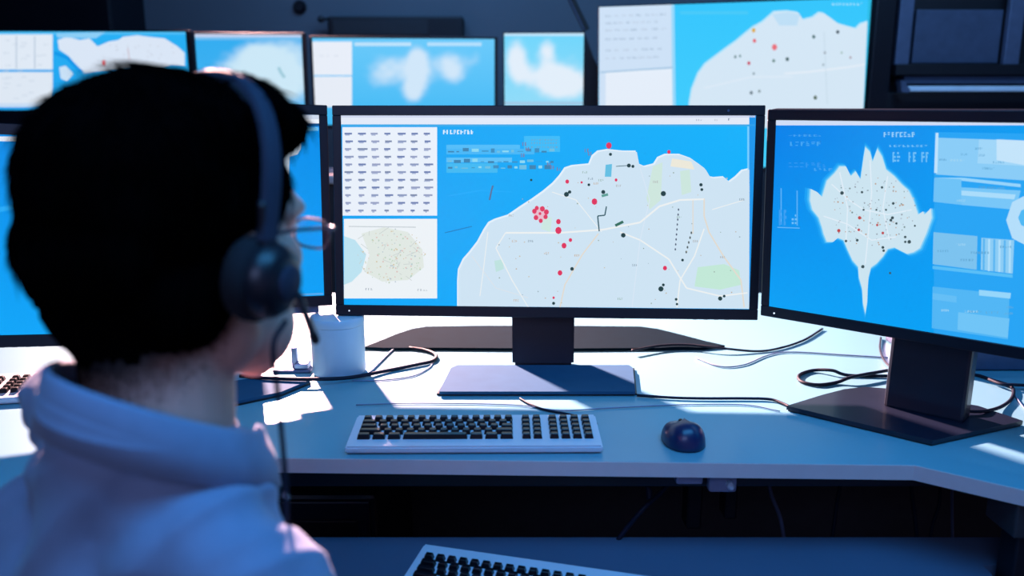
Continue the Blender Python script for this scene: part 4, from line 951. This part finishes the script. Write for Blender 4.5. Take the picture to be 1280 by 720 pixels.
mb = MB(); m0 = c + HM @ Vector((.004, .012, -.01)); m3 = on_y(394, 425, .69); m1 = m0.lerp(m3, .35); 
mb.tube([m0, m1, m0.lerp(m3, .72), m3], .0036, 8); mb.build('microphone_boom', 'hset', hs, smooth=True)
mb = MB(); d_ = (m3 - m0.lerp(m3, .72)).normalized(); mb.cap(m3 - d_ * .018, m3, .0036, .0040, 12); mb.build('microphone', 'foam', hs, smooth=True)
mb = MB(); cbp = c - Vector((0, 0, .03)); pts = [cbp, on_y(342, 430, .60), on_y(346, 480, .60), on_y(351, 530, .60), on_y(356, 590, .60), on_y(358, 650, .60), on_y(352, 735, .60), Vector((-.16, .62, .72))]
mb.tube(pts, .0021, 8); mb.build('lead', 'cable', hs, smooth=True)

# glasses
gs = thing('eyeglasses', h(0, .11, .0), 'thin-framed eyeglasses on the face, one lens corner showing at the cheek', 'glasses')
def lens_pts(s, k=1.0):
    out = []
    for i in range(20):
        a = i / 20 * 2 * math.pi; cx2 = math.copysign(abs(math.cos(a)) ** .7, math.cos(a)) * .027 * k; cz2 = math.copysign(abs(math.sin(a)) ** .7, math.sin(a)) * .0135 * k
        out.append(h(s * .036 + cx2, .116 - abs(s * .036 + cx2) * .10, -.002 + cz2))
    return out
for s in (-1, 1):
    P = lens_pts(s); mb = MB()
    for i in range(20): mb.tube([P[i], P[(i + 1) % 20]], .0013, 6, smooth=False)
    mb.build('rim', 'wire', gs)
    mb = MB(); mb.prism(lens_pts(s, .97), HM @ Vector((0, .0012, 0))); mb.build('lens', 'glass', gs)
    mb = MB(); mb.tube([h(s * .063, .110, .006), h(s * .0785, .098, .006), h(s * .083, .055, .004), h(s * .083, .03, .0)], .0015, 8); mb.build('temple', 'wire', gs, smooth=True)
mb = MB(); mb.tube([h(-.010, .115, .004), h(0, .119, .007), h(.010, .115, .004)], .0013, 6); mb.build('bridge', 'wire', gs)

# office chair under the person
ch = thing('office_chair', (b(0, -.02, 0).x, b(0, -.02, 0).y, 0), 'dark low-backed office chair under the person in the blue shirt', 'chair')
sz = Bc.z + hip - .068; cc = b(0, .10, 0)
mb = MB(); mb.obox(Vector((0, 0, sz - .06)) + Vector((b(-.23, -.14, 0).x, b(-.23, -.14, 0).y, 0)), BM @ Vector((.46, 0, 0)), BM @ Vector((0, .44, 0)), (0, 0, .055), .02, 3); mb.build('seat', 'seat', ch)
q = b(-.20, -.185, 0); mb = MB(); mb.obox((q.x, q.y, sz + .06), BM @ Vector((.40, 0, 0)), BM @ Vector((0, .035, 0)), (0, 0, .2), .015, 3); mb.build('backrest', 'seat', ch)
mb = MB(); q = b(0, -.18, 0); q2 = b(0, .06, 0); mb.tube([(q.x, q.y, sz + .1), (b(0, -.2, 0).x, b(0, -.2, 0).y, sz - .04), (q2.x, q2.y, sz - .08)], .014, 10); mb.build('back_support', 'dark', ch)
mb = MB(); mb.lathe([(.05, sz - .075), (.05, sz - .062)], (q2.x, q2.y, 0), n=20); mb.lathe([(.024, .08), (.024, sz - .07)], (q2.x, q2.y, 0), n=20); mb.build('gas_lift', 'steel', ch)
for k in range(5):
    a = R(72 * k + 20); e = Vector((q2.x + .27 * math.cos(a), q2.y + .27 * math.sin(a), .065)); mb = MB(); mb.tube([(q2.x, q2.y, .10), e], .018, 10, smooth=False); lg = mb.build('leg', 'dark', ch)
    mb = MB(); mb.lathe([(.02, -.018), (.026, -.012), (.026, .012), (.02, .018)], (e.x, e.y, .027), (-math.sin(a), math.cos(a), 0), 20); mb.build('castor', 'black', lg)

# ================================================================== LIGHT
def area(name, loc, target, sx, sy, col, power, spread=math.pi):
    l = bpy.data.lights.new(name, 'AREA'); l.shape = 'RECTANGLE'; l.size = sx; l.size_y = sy; l.color = col; l.energy = power
    o = bpy.data.objects.new(name, l); COL.objects.link(o); o.location = loc; l.spread = spread
    o.rotation_euler = (Vector(target) - Vector(loc)).to_track_quat('-Z', 'Y').to_euler(); return o
area('back_lamp', (-1.55, 4.45, 2.40), (.10, 1.75, .75), .22, .12, (1, .535, .50), 250, R(62))
area('ceiling_lamp', (.55, .3, 2.75), (.4, .9, 0), 2.0, 1.0, (.06, .42, 1), 43)
area('room_fill', (-.6, -1.5, 2.3), (-.2, 1.2, .9), 1.6, .8, (.42, .52, 1), 18)  # added soft fill from behind the camera, no fitting
area('wall_fill', (-.4, 3.9, 2.8), (-.3, 5.0, 1.6), 1.6, .3, (.2, .5, 1), 15)  # unseen fill light aimed at the back wall
area('rack_fill', (1.6, 2.4, 2.8), (2.2, 3.6, 1.4), .6, .4, (.3, .6, 1), 26)  # added fill to brighten the rack, no fitting
# the ceiling fittings the back and ceiling lamps belong to
for lab, c, d in (('slim ceiling light near the back wall, above the screens', (-1.55, 4.5, 2.87), (.7, .25, .05)), ('wide blue ceiling light above the front desk', (.55, .3, 2.88), (2.3, 1.1, .03))):
    t = thing('ceiling_light', (c[0], c[1], c[2]), lab, 'light')
    mb = MB(); mb.box(c, d, .006); mb.build('housing', 'frame', t)
    mb = MB(); mb.box((c[0], c[1], c[2] - d[2] / 2 - .002), (d[0] * .9, d[1] * .85, .006), .001); mb.build('diffuser', 'diffuser', t)
w = bpy.data.worlds.new('World'); scene.world = w; w.use_nodes = True
w.node_tree.nodes['Background'].inputs[0].default_value = (.02, .05, .12, 1); w.node_tree.nodes['Background'].inputs[1].default_value = .3

# ================================================================== CAMERA
cd = bpy.data.cameras.new('Camera'); cam = bpy.data.objects.new('Camera', cd); COL.objects.link(cam)
cam.location = CAM; cam.rotation_euler = (R(90) - PITCH, 0, 0); cd.sensor_width = 36; cd.lens = FPX / 1280 * 36; cd.clip_start = .02
cd.dof.use_dof = True; cd.dof.focus_distance = 1.45; cd.dof.aperture_fstop = 2.9
scene.camera = cam
vs = scene.view_settings; vs.view_transform = 'Standard'; vs.look = 'None'; vs.gamma = 1; vs.exposure = 0; vs.use_curve_mapping = False
if False:
    for nm, p in (('nose', h(0, .12, -.03)), ('brow', h(.05, .09, .02)), ('crown', h(0, 0, .125)), ('back', h(0, -.125, .02)), ('chin', h(0, .09, -.12)), ('ear', h(.09, 0, -.02)), ('shoulderR', b(.2, 0, -.09)), ('nape', b(0, -.09, .05)), ('colR', b(.08, 0, 0)), ('colF', b(0, .09, 0))):
        print('DBG', nm, [round(q) for q in proj(p)], [round(q, 3) for q in p])
